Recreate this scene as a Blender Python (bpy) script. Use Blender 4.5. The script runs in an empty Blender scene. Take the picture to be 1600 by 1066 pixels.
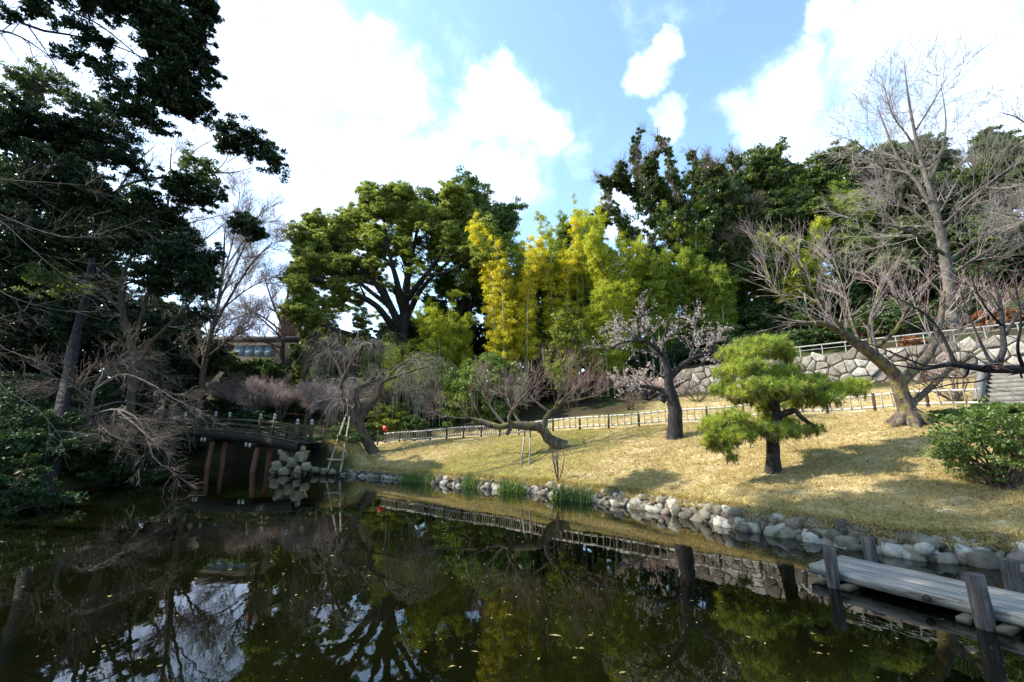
import bpy, math
import numpy as np
from mathutils import Vector

# ------------------------------------------------------------------ camera, sky, sun, exposure
SC = bpy.context.scene
rng = np.random.default_rng(11)
F, CX, CY, CAMH = 680.0, 800.0, 533.0, 2.2
PITCH = math.atan(147 / 680)
cp, sp = math.cos(PITCH), math.sin(PITCH)

cam_d = bpy.data.cameras.new("camera")
cam_d.sensor_width = 36
cam_d.lens = 36 * F / 1600
cam_d.clip_start = 0.05
cam_d.clip_end = 3000
cam = bpy.data.objects.new("camera", cam_d)
SC.collection.objects.link(cam)
cam.location = (0, 0, CAMH)
cam.rotation_euler = (math.pi / 2 + PITCH, 0, 0)
SC.camera = cam

_el, _az = math.radians(41), math.radians(-84)
SUN_DIR = np.array([math.sin(_az) * math.cos(_el), math.cos(_az) * math.cos(_el), math.sin(_el)])   # towards the sun
SUN_EL = math.asin(SUN_DIR[2])
SUN_AZ = math.atan2(SUN_DIR[0], SUN_DIR[1])       # clockwise from +Y
sun_d = bpy.data.lights.new("sun", 'SUN')
sun_d.energy = 5.0
sun_d.angle = math.radians(0.5)
sun_d.color = (1.0, 0.95, 0.86)
sun = bpy.data.objects.new("sun", sun_d)
SC.collection.objects.link(sun)
sun.rotation_euler = Vector(SUN_DIR).to_track_quat('Z', 'Y').to_euler()
sun.location = tuple(SUN_DIR * 80)

SC.view_settings.view_transform = 'Standard'
SC.view_settings.look = 'None'
SC.view_settings.exposure = 1.08
SC.view_settings.gamma = 1
SC.cycles.max_bounces = 6
SC.cycles.diffuse_bounces = 3
SC.cycles.glossy_bounces = 3
SC.cycles.transmission_bounces = 4
SC.cycles.caustics_reflective = False
SC.cycles.caustics_refractive = False

def ray(px, py):
    u = (px - CX) / F; v = (CY - py) / F
    return np.array([u, cp - sp * v, sp + cp * v])
def at(px, py, Y):
    r = ray(px, py); return np.array([0, 0, CAMH]) + r * (Y / r[1])
def onz(px, py, z):
    r = ray(px, py); return np.array([0, 0, CAMH]) + r * ((z - CAMH) / r[2])

W = bpy.data.worlds.new("World"); SC.world = W; W.use_nodes = True
def build_world():
    nt = W.node_tree; nd = nt.nodes; lk = nt.links
    for n in list(nd): nd.remove(n)
    out = nd.new('ShaderNodeOutputWorld'); bg = nd.new('ShaderNodeBackground'); bg.inputs[1].default_value = 0.1
    lk.new(bg.outputs[0], out.inputs[0])
    sky = nd.new('ShaderNodeTexSky'); sky.sky_type = 'NISHITA'; sky.sun_disc = False
    sky.sun_elevation = SUN_EL; sky.sun_rotation = SUN_AZ
    sky.air_density = 1.0; sky.dust_density = 0.6; sky.ozone_density = 1.4
    tc = nd.new('ShaderNodeTexCoord')
    nrm = nd.new('ShaderNodeVectorMath'); nrm.operation = 'NORMALIZE'; lk.new(tc.outputs['Generated'], nrm.inputs[0])
    d = nrm.outputs[0]
    # cloud cover: soft patches of sky by direction, ragged by noise
    def noise(scale, detail, rough, dist=0.0):
        n = nd.new('ShaderNodeTexNoise'); n.inputs['Scale'].default_value = scale
        n.inputs['Detail'].default_value = detail; n.inputs['Roughness'].default_value = rough
        n.inputs['Distortion'].default_value = dist
        lk.new(d, n.inputs['Vector']); return n.outputs[0]
    def math_(op, a, b=None, c=None, clamp=False):
        m = nd.new('ShaderNodeMath'); m.operation = op; m.use_clamp = clamp
        for i, q in enumerate((a, b, c)):
            if q is None: continue
            if isinstance(q, (int, float)): m.inputs[i].default_value = q
            else: lk.new(q, m.inputs[i])
        return m.outputs[0]
    warp = nd.new('ShaderNodeVectorMath'); warp.operation = 'SUBTRACT'
    wn = nd.new('ShaderNodeTexNoise'); wn.inputs['Scale'].default_value = 3.6; wn.inputs['Detail'].default_value = 7; wn.inputs['Roughness'].default_value = .6
    lk.new(d, wn.inputs['Vector']); lk.new(wn.outputs['Color'], warp.inputs[0]); warp.inputs[1].default_value = (.5, .5, .5)
    sc_ = nd.new('ShaderNodeVectorMath'); sc_.operation = 'SCALE'; lk.new(warp.outputs[0], sc_.inputs[0]); sc_.inputs['Scale'].default_value = 0.26
    add = nd.new('ShaderNodeVectorMath'); add.operation = 'ADD'; lk.new(d, add.inputs[0]); lk.new(sc_.outputs[0], add.inputs[1])
    n2 = nd.new('ShaderNodeVectorMath'); n2.operation = 'NORMALIZE'; lk.new(add.outputs[0], n2.inputs[0])
    dw = n2.outputs[0]
    BL = [(250, 20, 260), (100, 200, 300), (360, 260, 210), (470, 110, 150), (560, 165, 120), (625, 150, 75), (520, 300, 130), (450, 390, 170),
          (660, 290, 80), (600, 60, 34), (770, 165, 62), (820, 205, 52), (760, 130, 40), (790, 290, 75), (700, 230, 45), (735, 190, 40),
          (1018, 112, 46), (1042, 82, 34), (1050, 186, 26), (1160, 172, 52), (1250, 160, 105), (1270, 20, 40), (1420, 110, 200), (1560, 40, 230), (1560, 230, 200),
          (1330, 250, 140), (1210, 225, 60), (430, 480, 150), (980, 320, 60)]
    cur = None
    for (px, py, rr) in BL:
        c0 = ray(px, py); c0 = c0 / np.linalg.norm(c0)
        c1 = ray(px + rr, py); c1 = c1 / np.linalg.norm(c1); c2 = ray(px, py - rr); c2 = c2 / np.linalg.norm(c2)
        ang = 0.5 * (math.acos(min(1, c0 @ c1)) + math.acos(min(1, c0 @ c2)))
        dt = nd.new('ShaderNodeVectorMath'); dt.operation = 'DOT_PRODUCT'
        lk.new(dw, dt.inputs[0]); dt.inputs[1].default_value = tuple(c0)
        mr = nd.new('ShaderNodeMapRange'); mr.interpolation_type = 'SMOOTHSTEP'
        mr.inputs['From Min'].default_value = math.cos(ang * 1.5); mr.inputs['From Max'].default_value = math.cos(ang * 0.2)
        lk.new(dt.outputs['Value'], mr.inputs['Value'])
        v = mr.outputs[0]
        cur = v if cur is None else math_('MAXIMUM', cur, v)
    nz = noise(9.0, 8, 0.62, 0.3)
    nzl = noise(3.0, 5, 0.6, 0.2)
    # a thin scatter of cloud everywhere else
    thin = math_('MULTIPLY', math_('SUBTRACT', nzl, 0.44, clamp=True), 2.3)
    m = math_('ADD', math_('MAXIMUM', cur, thin), math_('MULTIPLY', math_('SUBTRACT', nz, 0.5), 1.9))
    mr = nd.new('ShaderNodeMapRange'); mr.interpolation_type = 'SMOOTHSTEP'
    mr.inputs['From Min'].default_value = 0.10; mr.inputs['From Max'].default_value = 1.15; lk.new(m, mr.inputs['Value'])
    mask = math_('POWER', mr.outputs[0], 1.9)
    shade = math_('MULTIPLY_ADD', noise(6.0, 7, 0.66), 11.0, 2.4)
    cl = nd.new('ShaderNodeCombineColor')
    lk.new(math_('MULTIPLY', shade, 0.78), cl.inputs[0]); lk.new(math_('MULTIPLY', shade, 0.96), cl.inputs[1]); lk.new(math_('MULTIPLY', shade, 1.32), cl.inputs[2])
    tint = nd.new('ShaderNodeMix'); tint.data_type = 'RGBA'; tint.blend_type = 'MULTIPLY'; tint.inputs[0].default_value = 1
    lk.new(sky.outputs[0], tint.inputs[6]); tint.inputs[7].default_value = SKY_TINT
    mix = nd.new('ShaderNodeMix'); mix.data_type = 'RGBA'
    lk.new(mask, mix.inputs[0]); lk.new(tint.outputs[2], mix.inputs[6]); lk.new(cl.outputs[0], mix.inputs[7])
    lk.new(mix.outputs[2], bg.inputs[0])
SKY_TINT = (2.15, 2.3, 2.2, 1)
build_world()

# ------------------------------------------------------------------ helpers
COL = SC.collection
def unit(v):
    v = np.asarray(v, float); return v / np.maximum(np.linalg.norm(v, axis=-1, keepdims=True), 1e-9)

class MB:
    """collects numpy quads and triangles, links them as ONE mesh object"""
    def __init__(s): s.v = []; s.q = []; s.t = []; s.n = 0
    def add(s, V, Q=None, T=None):
        V = np.asarray(V, float).reshape(-1, 3)
        if Q is not None and len(Q): s.q.append(np.asarray(Q, np.int64).reshape(-1, 4) + s.n)
        if T is not None and len(T): s.t.append(np.asarray(T, np.int64).reshape(-1, 3) + s.n)
        s.v.append(V); s.n += len(V); return s
    def box(s, c, size, ax=None):
        c = np.asarray(c, float); h = np.asarray(size, float) / 2
        ax = np.eye(3) if ax is None else np.asarray(ax, float)
        P = np.array([[i, j, k] for i in (-1, 1) for j in (-1, 1) for k in (-1, 1)], float) * h
        return s.add(c + P @ ax, [[0, 1, 3, 2], [4, 6, 7, 5], [0, 4, 5, 1], [2, 3, 7, 6], [0, 2, 6, 4], [1, 5, 7, 3]])
    def tubes(s, P, R, sides=6, jit=0.0, cap=False):
        P = np.asarray(P, float); R = np.asarray(R, float)
        if P.ndim == 2: P = P[None]; R = R[None]
        if len(P) == 0: return s
        N, K, _ = P.shape
        T = unit(np.gradient(P, axis=1))
        d = unit(P[:, -1] - P[:, 0])
        ref = np.where(np.abs(d[:, 2:3]) < .8, np.array([[0, 0, 1.]]), np.array([[1., 0, 0]]))
        B = unit(np.cross(T, ref[:, None, :] + 0 * T)); C = np.cross(T, B)
        a = np.arange(sides) * 2 * math.pi / sides
        RR = R[:, :, None] * np.ones(sides)
        if jit: RR = RR * (1 + jit * rng.standard_normal(RR.shape))
        V = P[:, :, None, :] + RR[..., None] * (np.cos(a)[None, None, :, None] * B[:, :, None, :] + np.sin(a)[None, None, :, None] * C[:, :, None, :])
        idx = np.arange(N * K * sides).reshape(N, K, sides); nx = np.roll(idx, -1, axis=2)
        Q = np.stack([idx[:, :-1], nx[:, :-1], nx[:, 1:], idx[:, 1:]], -1).reshape(-1, 4)
        T3 = None
        if cap:
            V = np.concatenate([V.reshape(-1, 3), P[:, -1], P[:, 0]]); b = N * K * sides
            e = np.arange(N)[:, None] + b
            T3 = np.concatenate([np.stack([idx[:, -1], nx[:, -1], e + 0 * nx[:, -1]], -1).reshape(-1, 3),
                                 np.stack([nx[:, 0], idx[:, 0], e + N + 0 * nx[:, 0]], -1).reshape(-1, 3)])
        return s.add(V, Q, T3)
    def leaves(s, C, A, L, Wd, Nn=None):
        """rhombic leaves: centres C, long axes A, half length L, half width Wd"""
        C = np.asarray(C, float); n = len(C)
        if n == 0: return s
        A = unit(A); Nn = rng.standard_normal((n, 3)) if Nn is None else Nn
        B = unit(np.cross(A, Nn)); L = np.broadcast_to(np.asarray(L, float), (n,))[:, None]; Wd = np.broadcast_to(np.asarray(Wd, float), (n,))[:, None]
        up = np.cross(B, A)
        V = np.stack([C - A * L, C + B * Wd + up * Wd * .25, C + A * L, C - B * Wd + up * Wd * .25], 1).reshape(-1, 3)
        return s.add(V, np.arange(4 * n).reshape(n, 4))
    def blades(s, C, A, L, Wd):
        """pointed blades / needles growing from C along A"""
        C = np.asarray(C, float); n = len(C); A = unit(A)
        B = unit(np.cross(A, rng.standard_normal((n, 3))))
        L = np.broadcast_to(np.asarray(L, float), (n,))[:, None]; Wd = np.broadcast_to(np.asarray(Wd, float), (n,))[:, None]
        V = np.stack([C - B * Wd, C + B * Wd, C + A * L], 1).reshape(-1, 3)
        return s.add(V, None, np.arange(3 * n).reshape(n, 3))
    def rock(s, c, size, rot=None, sub=2):
        D = ICO[sub][0]; n = 8
        axs = np.concatenate([np.eye(3), -np.eye(3)])
        nn = unit(np.concatenate([axs + rng.normal(0, .22, (6, 3)), rng.standard_normal((n, 3))])); dd = np.concatenate([rng.uniform(.58, .84, 6), rng.uniform(.66, 1.0, n)])
        k = D @ nn.T; r = np.min(np.where(k > .08, dd / np.maximum(k, .08), 9), axis=1)
        r = np.minimum(r, 1.2) * (1 + .06 * np.sin(D @ rng.normal(0, 4, 3) + 1) * np.sin(D @ rng.normal(0, 4, 3))) * (1 + .035 * rng.standard_normal(len(D)))
        P = D * r[:, None] * np.asarray(size, float)
        if rot is not None: P = P @ np.asarray(rot, float)
        return s.add(np.asarray(c, float) + P, None, ICO[sub][1])
    def lathe(s, c, prof, sides=10):
        pr = np.asarray(prof, float)
        a = np.arange(sides) * 2 * math.pi / sides
        V = np.stack([pr[:, :1] * np.cos(a), pr[:, :1] * np.sin(a), pr[:, 1:2] + 0 * a], -1) + np.asarray(c, float)
        K = len(pr); idx = np.arange(K * sides).reshape(K, sides); nx = np.roll(idx, -1, 1)
        return s.add(V, np.stack([idx[:-1], nx[:-1], nx[1:], idx[1:]], -1))
    def build(s, name, mat, parent=None, origin=None, smooth=False):
        V = np.concatenate(s.v) if s.v else np.zeros((0, 3))
        o0 = np.zeros(3)
        if parent is not None: o0 = np.array(WORLD[parent.name])
        elif origin is not None: o0 = np.asarray(origin, float)
        Q = np.concatenate(s.q) if s.q else np.zeros((0, 4), np.int64)
        T = np.concatenate(s.t) if s.t else np.zeros((0, 3), np.int64)
        me = bpy.data.meshes.new(name)
        me.vertices.add(len(V)); me.vertices.foreach_set('co', (V - o0).astype(np.float32).ravel())
        nl = Q.size + T.size
        me.loops.add(nl); me.loops.foreach_set('vertex_index', np.concatenate([Q.ravel(), T.ravel()]).astype(np.int32))
        me.polygons.add(len(Q) + len(T))
        st = np.concatenate([np.arange(len(Q)) * 4, Q.size + np.arange(len(T)) * 3]).astype(np.int32)
        me.polygons.foreach_set('loop_start', st)
        if smooth: me.polygons.foreach_set('use_smooth', np.ones(len(st), bool))
        me.update(calc_edges=True)
        if mat is not None: me.materials.append(mat)
        o = bpy.data.objects.new(name, me); COL.objects.link(o)
        if parent is not None: o.parent = parent; WORLD[o.name] = tuple(o0)
        else: o.location = o0; WORLD[o.name] = tuple(o0)
        return o
WORLD = {}
def ico(sub):
    import bmesh
    bm = bmesh.new(); bmesh.ops.create_icosphere(bm, subdivisions=sub, radius=1)
    bm.verts.ensure_lookup_table()
    V = np.array([v.co[:] for v in bm.verts]); Fc = np.array([[v.index for v in f.verts] for f in bm.faces]); bm.free()
    return V, Fc
ICO = {1: ico(1), 2: ico(2), 3: ico(3)}

def thing(name, label, cat, loc, group=None):
    o = bpy.data.objects.new(name, None); COL.objects.link(o)
    o.location = tuple(loc); o.empty_display_size = .3
    WORLD[o.name] = tuple(loc)
    o['label'] = label; o['category'] = cat
    if group: o['group'] = group
    return o
def tag(o, label=None, cat=None, group=None, kind=None):
    if label: o['label'] = label
    if cat: o['category'] = cat
    if group: o['group'] = group
    if kind: o['kind'] = kind
    return o

def smooth_path(pts, K):
    """Catmull-Rom through pts (n,d) resampled to K points by length"""
    P = np.asarray(pts, float)
    if len(P) == 2:
        t = np.linspace(0, 1, K)[:, None]; return P[0] * (1 - t) + P[1] * t
    E = np.concatenate([[2 * P[0] - P[1]], P, [2 * P[-1] - P[-2]]])
    out = []
    for i in range(len(P) - 1):
        p0, p1, p2, p3 = E[i:i + 4]
        t = np.linspace(0, 1, 12, endpoint=False)[:, None]
        out.append(.5 * (2 * p1 + (p2 - p0) * t + (2 * p0 - 5 * p1 + 4 * p2 - p3) * t ** 2 + (3 * p1 - p0 - 3 * p2 + p3) * t ** 3))
    out = np.concatenate(out + [P[-1:]])
    s = np.concatenate([[0], np.cumsum(np.linalg.norm(np.diff(out[:, :3], axis=0), axis=1))])
    u = np.linspace(0, s[-1], K)
    return np.stack([np.interp(u, s, out[:, k]) for k in range(out.shape[1])], 1)

def limbs(specs, K=14):
    """specs: lists of (x,y,z,r). returns P (N,K,3), R (N,K)"""
    A = np.stack([smooth_path(sp_, K) for sp_ in specs]); return A[:, :, :3], A[:, :, 3]

def spawn(P, R, n, t=(.25, 1.), ang=(35, 65), L=(.5, 1.), K=6, rr=.6, tip=.3, up=0.0, wig=.12, grav=0.0, rmin=.003, flat=0.0):
    """n children on every parent; returns their centre lines and radii"""
    P = np.asarray(P); N, K0, _ = P.shape
    M = N * n
    ti = np.sort(rng.uniform(t[0], t[1], (N, n)), axis=1).ravel(); pi = np.repeat(np.arange(N), n)
    f = ti * (K0 - 1); i0 = np.minimum(f.astype(int), K0 - 2); w = (f - i0)[:, None]
    base = P[pi, i0] * (1 - w) + P[pi, i0 + 1] * w
    rad = R[pi, i0] * (1 - w[:, 0]) + R[pi, i0 + 1] * w[:, 0]
    tan = unit(P[pi, i0 + 1] - P[pi, i0])
    rd = rng.standard_normal((M, 3)); rd[:, 2] *= (1 - flat)
    perp = unit(np.cross(tan, np.cross(rd, tan)))
    a = np.radians(rng.uniform(ang[0], ang[1], M))[:, None]
    d = unit(tan * np.cos(a) + perp * np.sin(a) + np.array([0, 0, up]))
    ln = rng.uniform(L[0], L[1], M) * (1.1 - .45 * ti); step = (ln / (K - 1))[:, None]
    pts = [base]
    for k in range(K - 1):
        d = unit(d + wig * rng.standard_normal((M, 3)) + np.array([0, 0, grav / (K - 1)]))
        pts.append(pts[-1] + d * step)
    C = np.stack(pts, 1)
    r0 = np.maximum(rad * rr, rmin)
    Rr = r0[:, None] * np.linspace(1, tip, K)[None]
    return C, np.maximum(Rr, rmin * .6)

def pts_on(P, n, t=(0, 1), jit=0.0):
    """n random points on each centre line"""
    N, K0, _ = P.shape
    ti = rng.uniform(t[0], t[1], N * n); pi = np.repeat(np.arange(N), n)
    f = ti * (K0 - 1); i0 = np.minimum(f.astype(int), K0 - 2); w = (f - i0)[:, None]
    b = P[pi, i0] * (1 - w) + P[pi, i0 + 1] * w
    tan = unit(P[pi, i0 + 1] - P[pi, i0])
    if jit: b = b + jit * rng.standard_normal(b.shape)
    return b, tan

def in_ball(n, shell=.35):
    d = unit(rng.standard_normal((n, 3))); r = rng.uniform(0, 1, n) ** shell
    return d * r[:, None]

def clump_leaves(mb, centres, rad, per, leaf, sub=9, subr=.38, droop=.25, aspect=.42, flat=.7):
    """leaf clumps: each centre carries SUB puffs spread over an ellipsoid and each puff PER leaves, tips turned outwards and down"""
    centres = np.asarray(centres, float).reshape(-1, 3); n = len(centres)
    per = int(per * 2.1); leaf = leaf * 1.25
    rad = np.broadcast_to(np.asarray(rad, float), (n, 3)) if np.ndim(rad) else np.full((n, 3), rad)
    pc = centres[:, None, :] + in_ball(n * sub, .45).reshape(n, sub, 3) * rad[:, None, :]
    pr = rad[:, None, :] * rng.uniform(.6, 1.15, (n, sub, 1)) * subr
    o = in_ball(n * sub * per, .5).reshape(n, sub, per, 3)
    o[..., 2] = o[..., 2] * flat
    C = (pc[:, :, None, :] + o * pr[:, :, None, :]).reshape(-1, 3)
    A = unit(o.reshape(-1, 3) + .6 * rng.standard_normal((len(C), 3)) + np.array([0, 0, -droop]))
    l = leaf * rng.uniform(.7, 1.25, len(C))
    mb.leaves(C, A, l, l * aspect, rng.standard_normal((len(C), 3)) * .7 + np.array([0, 0, 1.]))
    return mb
# ------------------------------------------------------------------ materials
def new_mat(name):
    m = bpy.data.materials.new(name); m.use_nodes = True
    nt = m.node_tree
    for n in list(nt.nodes): nt.nodes.remove(n)
    out = nt.nodes.new('ShaderNodeOutputMaterial')
    return m, nt.nodes, nt.links, out
def ramp(nd, lk, fac, stops):
    r = nd.new('ShaderNodeValToRGB'); lk.new(fac, r.inputs[0]); e = r.color_ramp.elements
    while len(e) < len(stops): e.new(.5)
    for q, (p, c) in zip(e, stops): q.position = p; q.color = (*c, 1)
    return r.outputs[0]
def noise_n(nd, lk, vec, scale, detail=4, rough=.55, dist=0.):
    n = nd.new('ShaderNodeTexNoise'); n.inputs['Scale'].default_value = scale; n.inputs['Detail'].default_value = detail
    n.inputs['Roughness'].default_value = rough; n.inputs['Distortion'].default_value = dist
    if vec is not None: lk.new(vec, n.inputs['Vector'])
    return n.outputs[0]
def mixc(nd, lk, f, a, b, mode='MIX'):
    m = nd.new('ShaderNodeMix'); m.data_type = 'RGBA'; m.blend_type = mode
    for s, q in ((0, f), (6, a), (7, b)):
        if isinstance(q, (int, float)): m.inputs[s].default_value = q
        elif isinstance(q, tuple): m.inputs[s].default_value = (*q, 1)
        else: lk.new(q, m.inputs[s])
    return m.outputs[2]

def foliage(name, stops, trans=.3, rough=.5, nscale=.5, spec=.35, nmix=.45):
    """leaves: each leaf its own hue, drifting slowly from clump to clump; part of the light passes through"""
    m, nd, lk, out = new_mat(name)
    geo = nd.new('ShaderNodeNewGeometry'); tc = nd.new('ShaderNodeTexCoord')
    nz = noise_n(nd, lk, tc.outputs['Object'], nscale, 3)
    a = nd.new('ShaderNodeMapRange'); lk.new(nz, a.inputs[0]); a.inputs[1].default_value = .3; a.inputs[2].default_value = .7
    mx = nd.new('ShaderNodeMix'); mx.data_type = 'FLOAT'; mx.inputs[0].default_value = nmix
    lk.new(geo.outputs['Random Per Island'], mx.inputs[2]); lk.new(a.outputs[0], mx.inputs[3])
    col = ramp(nd, lk, mx.outputs[0], stops)
    p = nd.new('ShaderNodeBsdfPrincipled'); lk.new(col, p.inputs['Base Color']); p.inputs['Roughness'].default_value = rough
    p.inputs['Specular IOR Level'].default_value = spec
    t = nd.new('ShaderNodeBsdfTranslucent'); lk.new(mixc(nd, lk, 1., col, (1.15, 1.2, .5), 'MULTIPLY'), t.inputs[0])
    ms = nd.new('ShaderNodeMixShader'); ms.inputs[0].default_value = trans
    lk.new(p.outputs[0], ms.inputs[1]); lk.new(t.outputs[0], ms.inputs[2]); lk.new(ms.outputs[0], out.inputs[0])
    return m
def bark(name, stops, scale=6., rough=.9, bump=.4, moss=None, stretch=.25):
    m, nd, lk, out = new_mat(name)
    tc = nd.new('ShaderNodeTexCoord'); mp = nd.new('ShaderNodeMapping'); mp.inputs['Scale'].default_value = (1, 1, stretch)
    lk.new(tc.outputs['Object'], mp.inputs[0])
    nz = noise_n(nd, lk, mp.outputs[0], scale, 7, .65, .4)
    col = ramp(nd, lk, nz, stops)
    if moss:
        mz = noise_n(nd, lk, tc.outputs['Object'], scale * .35, 5, .6)
        r = nd.new('ShaderNodeMapRange'); lk.new(mz, r.inputs[0]); r.inputs[1].default_value = .52; r.inputs[2].default_value = .62
        col = mixc(nd, lk, r.outputs[0], col, moss)
    p = nd.new('ShaderNodeBsdfPrincipled'); lk.new(col, p.inputs['Base Color']); p.inputs['Roughness'].default_value = rough
    p.inputs['Specular IOR Level'].default_value = .2
    b = nd.new('ShaderNodeBump'); b.inputs['Strength'].default_value = bump; b.inputs['Distance'].default_value = .03; lk.new(nz, b.inputs['Height'])
    lk.new(b.outputs[0], p.inputs['Normal']); lk.new(p.outputs[0], out.inputs[0])
    return m
def stone(name, stops, scale=5., lichen=None, bump=.5, rough=.9):
    m, nd, lk, out = new_mat(name)
    geo = nd.new('ShaderNodeNewGeometry'); tc = nd.new('ShaderNodeTexCoord')
    col = ramp(nd, lk, geo.outputs['Random Per Island'], stops)
    nz = noise_n(nd, lk, tc.outputs['Object'], scale, 8, .65)
    g = ramp(nd, lk, nz, [(.3, (.45, .45, .45)), (.7, (1.1, 1.1, 1.1))])
    col = mixc(nd, lk, 1., col, g, 'MULTIPLY')
    if lichen:
        lz = noise_n(nd, lk, tc.outputs['Object'], scale * .6, 6, .7, .6)
        r = nd.new('ShaderNodeMapRange'); lk.new(lz, r.inputs[0]); r.inputs[1].default_value = .55; r.inputs[2].default_value = .66
        col = mixc(nd, lk, r.outputs[0], col, lichen)
    p = nd.new('ShaderNodeBsdfPrincipled'); lk.new(col, p.inputs['Base Color']); p.inputs['Roughness'].default_value = rough
    b = nd.new('ShaderNodeBump'); b.inputs['Strength'].default_value = bump; b.inputs['Distance'].default_value = .04; lk.new(nz, b.inputs['Height'])
    lk.new(b.outputs[0], p.inputs['Normal']); lk.new(p.outputs[0], out.inputs[0])
    return m
def wood(name, stops, axis=(1, 1, 1), scale=8., rough=.8, bump=.3):
    m, nd, lk, out = new_mat(name)
    tc = nd.new('ShaderNodeTexCoord'); mp = nd.new('ShaderNodeMapping'); mp.inputs['Scale'].default_value = axis
    lk.new(tc.outputs['Object'], mp.inputs[0])
    nz = noise_n(nd, lk, mp.outputs[0], scale, 8, .7, .2)
    col = ramp(nd, lk, nz, stops)
    p = nd.new('ShaderNodeBsdfPrincipled'); lk.new(col, p.inputs['Base Color']); p.inputs['Roughness'].default_value = rough
    p.inputs['Specular IOR Level'].default_value = .3
    b = nd.new('ShaderNodeBump'); b.inputs['Strength'].default_value = bump; b.inputs['Distance'].default_value = .01; lk.new(nz, b.inputs['Height'])
    lk.new(b.outputs[0], p.inputs['Normal']); lk.new(p.outputs[0], out.inputs[0])
    return m
def plain(name, c, rough=.7, metal=0., spec=.4):
    m, nd, lk, out = new_mat(name)
    tc = nd.new('ShaderNodeTexCoord')
    nz = noise_n(nd, lk, tc.outputs['Object'], 7., 5)
    col = mixc(nd, lk, 1., c, ramp(nd, lk, nz, [(.3, (.75, .75, .75)), (.7, (1.12, 1.12, 1.12))]), 'MULTIPLY')
    p = nd.new('ShaderNodeBsdfPrincipled'); lk.new(col, p.inputs['Base Color']); p.inputs['Roughness'].default_value = rough
    p.inputs['Metallic'].default_value = metal; p.inputs['Specular IOR Level'].default_value = spec
    lk.new(p.outputs[0], out.inputs[0]); return m

M = {}
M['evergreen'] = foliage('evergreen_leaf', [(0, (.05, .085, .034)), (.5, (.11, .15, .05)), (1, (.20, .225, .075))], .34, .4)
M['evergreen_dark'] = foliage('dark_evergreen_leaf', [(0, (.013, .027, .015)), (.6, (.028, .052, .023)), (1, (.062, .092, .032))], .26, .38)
M['camphor'] = foliage('camphor_leaf', [(0, (.13, .18, .05)), (.5, (.24, .28, .075)), (1, (.40, .40, .10))], .42, .4)
M['camphor_dark'] = foliage('deep_green_leaf', [(0, (.05, .088, .032)), (.5, (.10, .145, .045)), (1, (.19, .22, .065))], .36, .4)
M['bamboo_yellow'] = foliage('yellow_bamboo_leaf', [(0, (.36, .38, .04)), (.5, (.64, .56, .045)), (1, (.84, .58, .045))], .45, .5)
M['bamboo'] = foliage('bamboo_leaf', [(0, (.20, .25, .035)), (.5, (.42, .44, .05)), (1, (.66, .58, .06))], .45, .5)
M['bamboo_green'] = foliage('green_bamboo_leaf', [(0, (.12, .18, .03)), (.5, (.24, .30, .045)), (1, (.44, .45, .06))], .45, .5)
M['pine'] = foliage('pine_needle', [(0, (.11, .18, .04)), (.5, (.29, .36, .06)), (1, (.68, .60, .08))], .45, .45, 1.1)
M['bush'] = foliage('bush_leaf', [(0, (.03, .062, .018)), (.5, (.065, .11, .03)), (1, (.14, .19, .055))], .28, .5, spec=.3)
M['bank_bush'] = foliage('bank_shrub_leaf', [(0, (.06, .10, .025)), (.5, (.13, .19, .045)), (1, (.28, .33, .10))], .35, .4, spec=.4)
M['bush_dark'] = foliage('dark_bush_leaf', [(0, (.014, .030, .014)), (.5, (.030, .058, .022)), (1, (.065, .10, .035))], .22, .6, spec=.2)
M['bush_yellow'] = foliage('yellow_green_leaf', [(0, (.10, .13, .02)), (.5, (.20, .23, .035)), (1, (.33, .33, .06))], .35, .45)
M['ivy'] = foliage('ivy_leaf', [(0, (.042, .075, .028)), (.5, (.08, .115, .04)), (1, (.15, .17, .06))], .32, .4)
M['reed'] = foliage('iris_blade', [(0, (.07, .13, .03)), (.5, (.13, .20, .05)), (1, (.25, .28, .10))], .35, .45)
M['fern'] = foliage('yellow_fern', [(0, (.25, .25, .05)), (1, (.5, .42, .12))], .3, .5)
M['blossom'] = foliage('pale_blossom', [(0, (.46, .33, .40)), (.5, (.66, .55, .62)), (1, (.82, .74, .80))], .3, .6)
M['blossom_pink'] = foliage('pink_blossom', [(0, (.42, .28, .30)), (.5, (.58, .43, .44)), (1, (.75, .62, .62))], .3, .6)
M['red_bud'] = foliage('red_bud', [(0, (.12, .015, .02)), (1, (.32, .04, .06))], .15, .5)
M['autumn'] = foliage('russet_leaf', [(0, (.25, .08, .03)), (1, (.45, .20, .06))], .3, .5)
M['dryleaf'] = foliage('dry_leaf', [(0, (.12, .07, .03)), (.5, (.25, .17, .09)), (1, (.45, .36, .25))], .2, .6)
M['floatleaf'] = foliage('floating_leaf', [(0, (.08, .06, .015)), (.45, (.24, .17, .05)), (.8, (.30, .27, .14)), (1, (.50, .48, .38))], .1, .6)
M['grass'] = foliage('dry_grass_blade', [(0, (.22, .21, .05)), (.35, (.40, .30, .12)), (1, (.64, .50, .27))], .3, .6)
M['bark_dark'] = bark('dark_bark', [(.3, (.014, .012, .010)), (.7, (.06, .05, .04))], 7)
M['bark_brown'] = bark('brown_bark', [(.3, (.035, .025, .018)), (.7, (.13, .095, .065))], 7)
M['bark_plum'] = bark('plum_bark', [(.25, (.018, .013, .010)), (.5, (.075, .057, .042)), (.75, (.22, .18, .14))], 9, .9, .8, (.16, .14, .04))
M['bark_grey'] = bark('grey_bark', [(.3, (.05, .042, .035)), (.7, (.17, .145, .12))], 6)
M['bark_black'] = bark('black_bark', [(.3, (.008, .007, .008)), (.55, (.03, .026, .026)), (.72, (.09, .08, .075))], 12, .85, .8)
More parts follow.
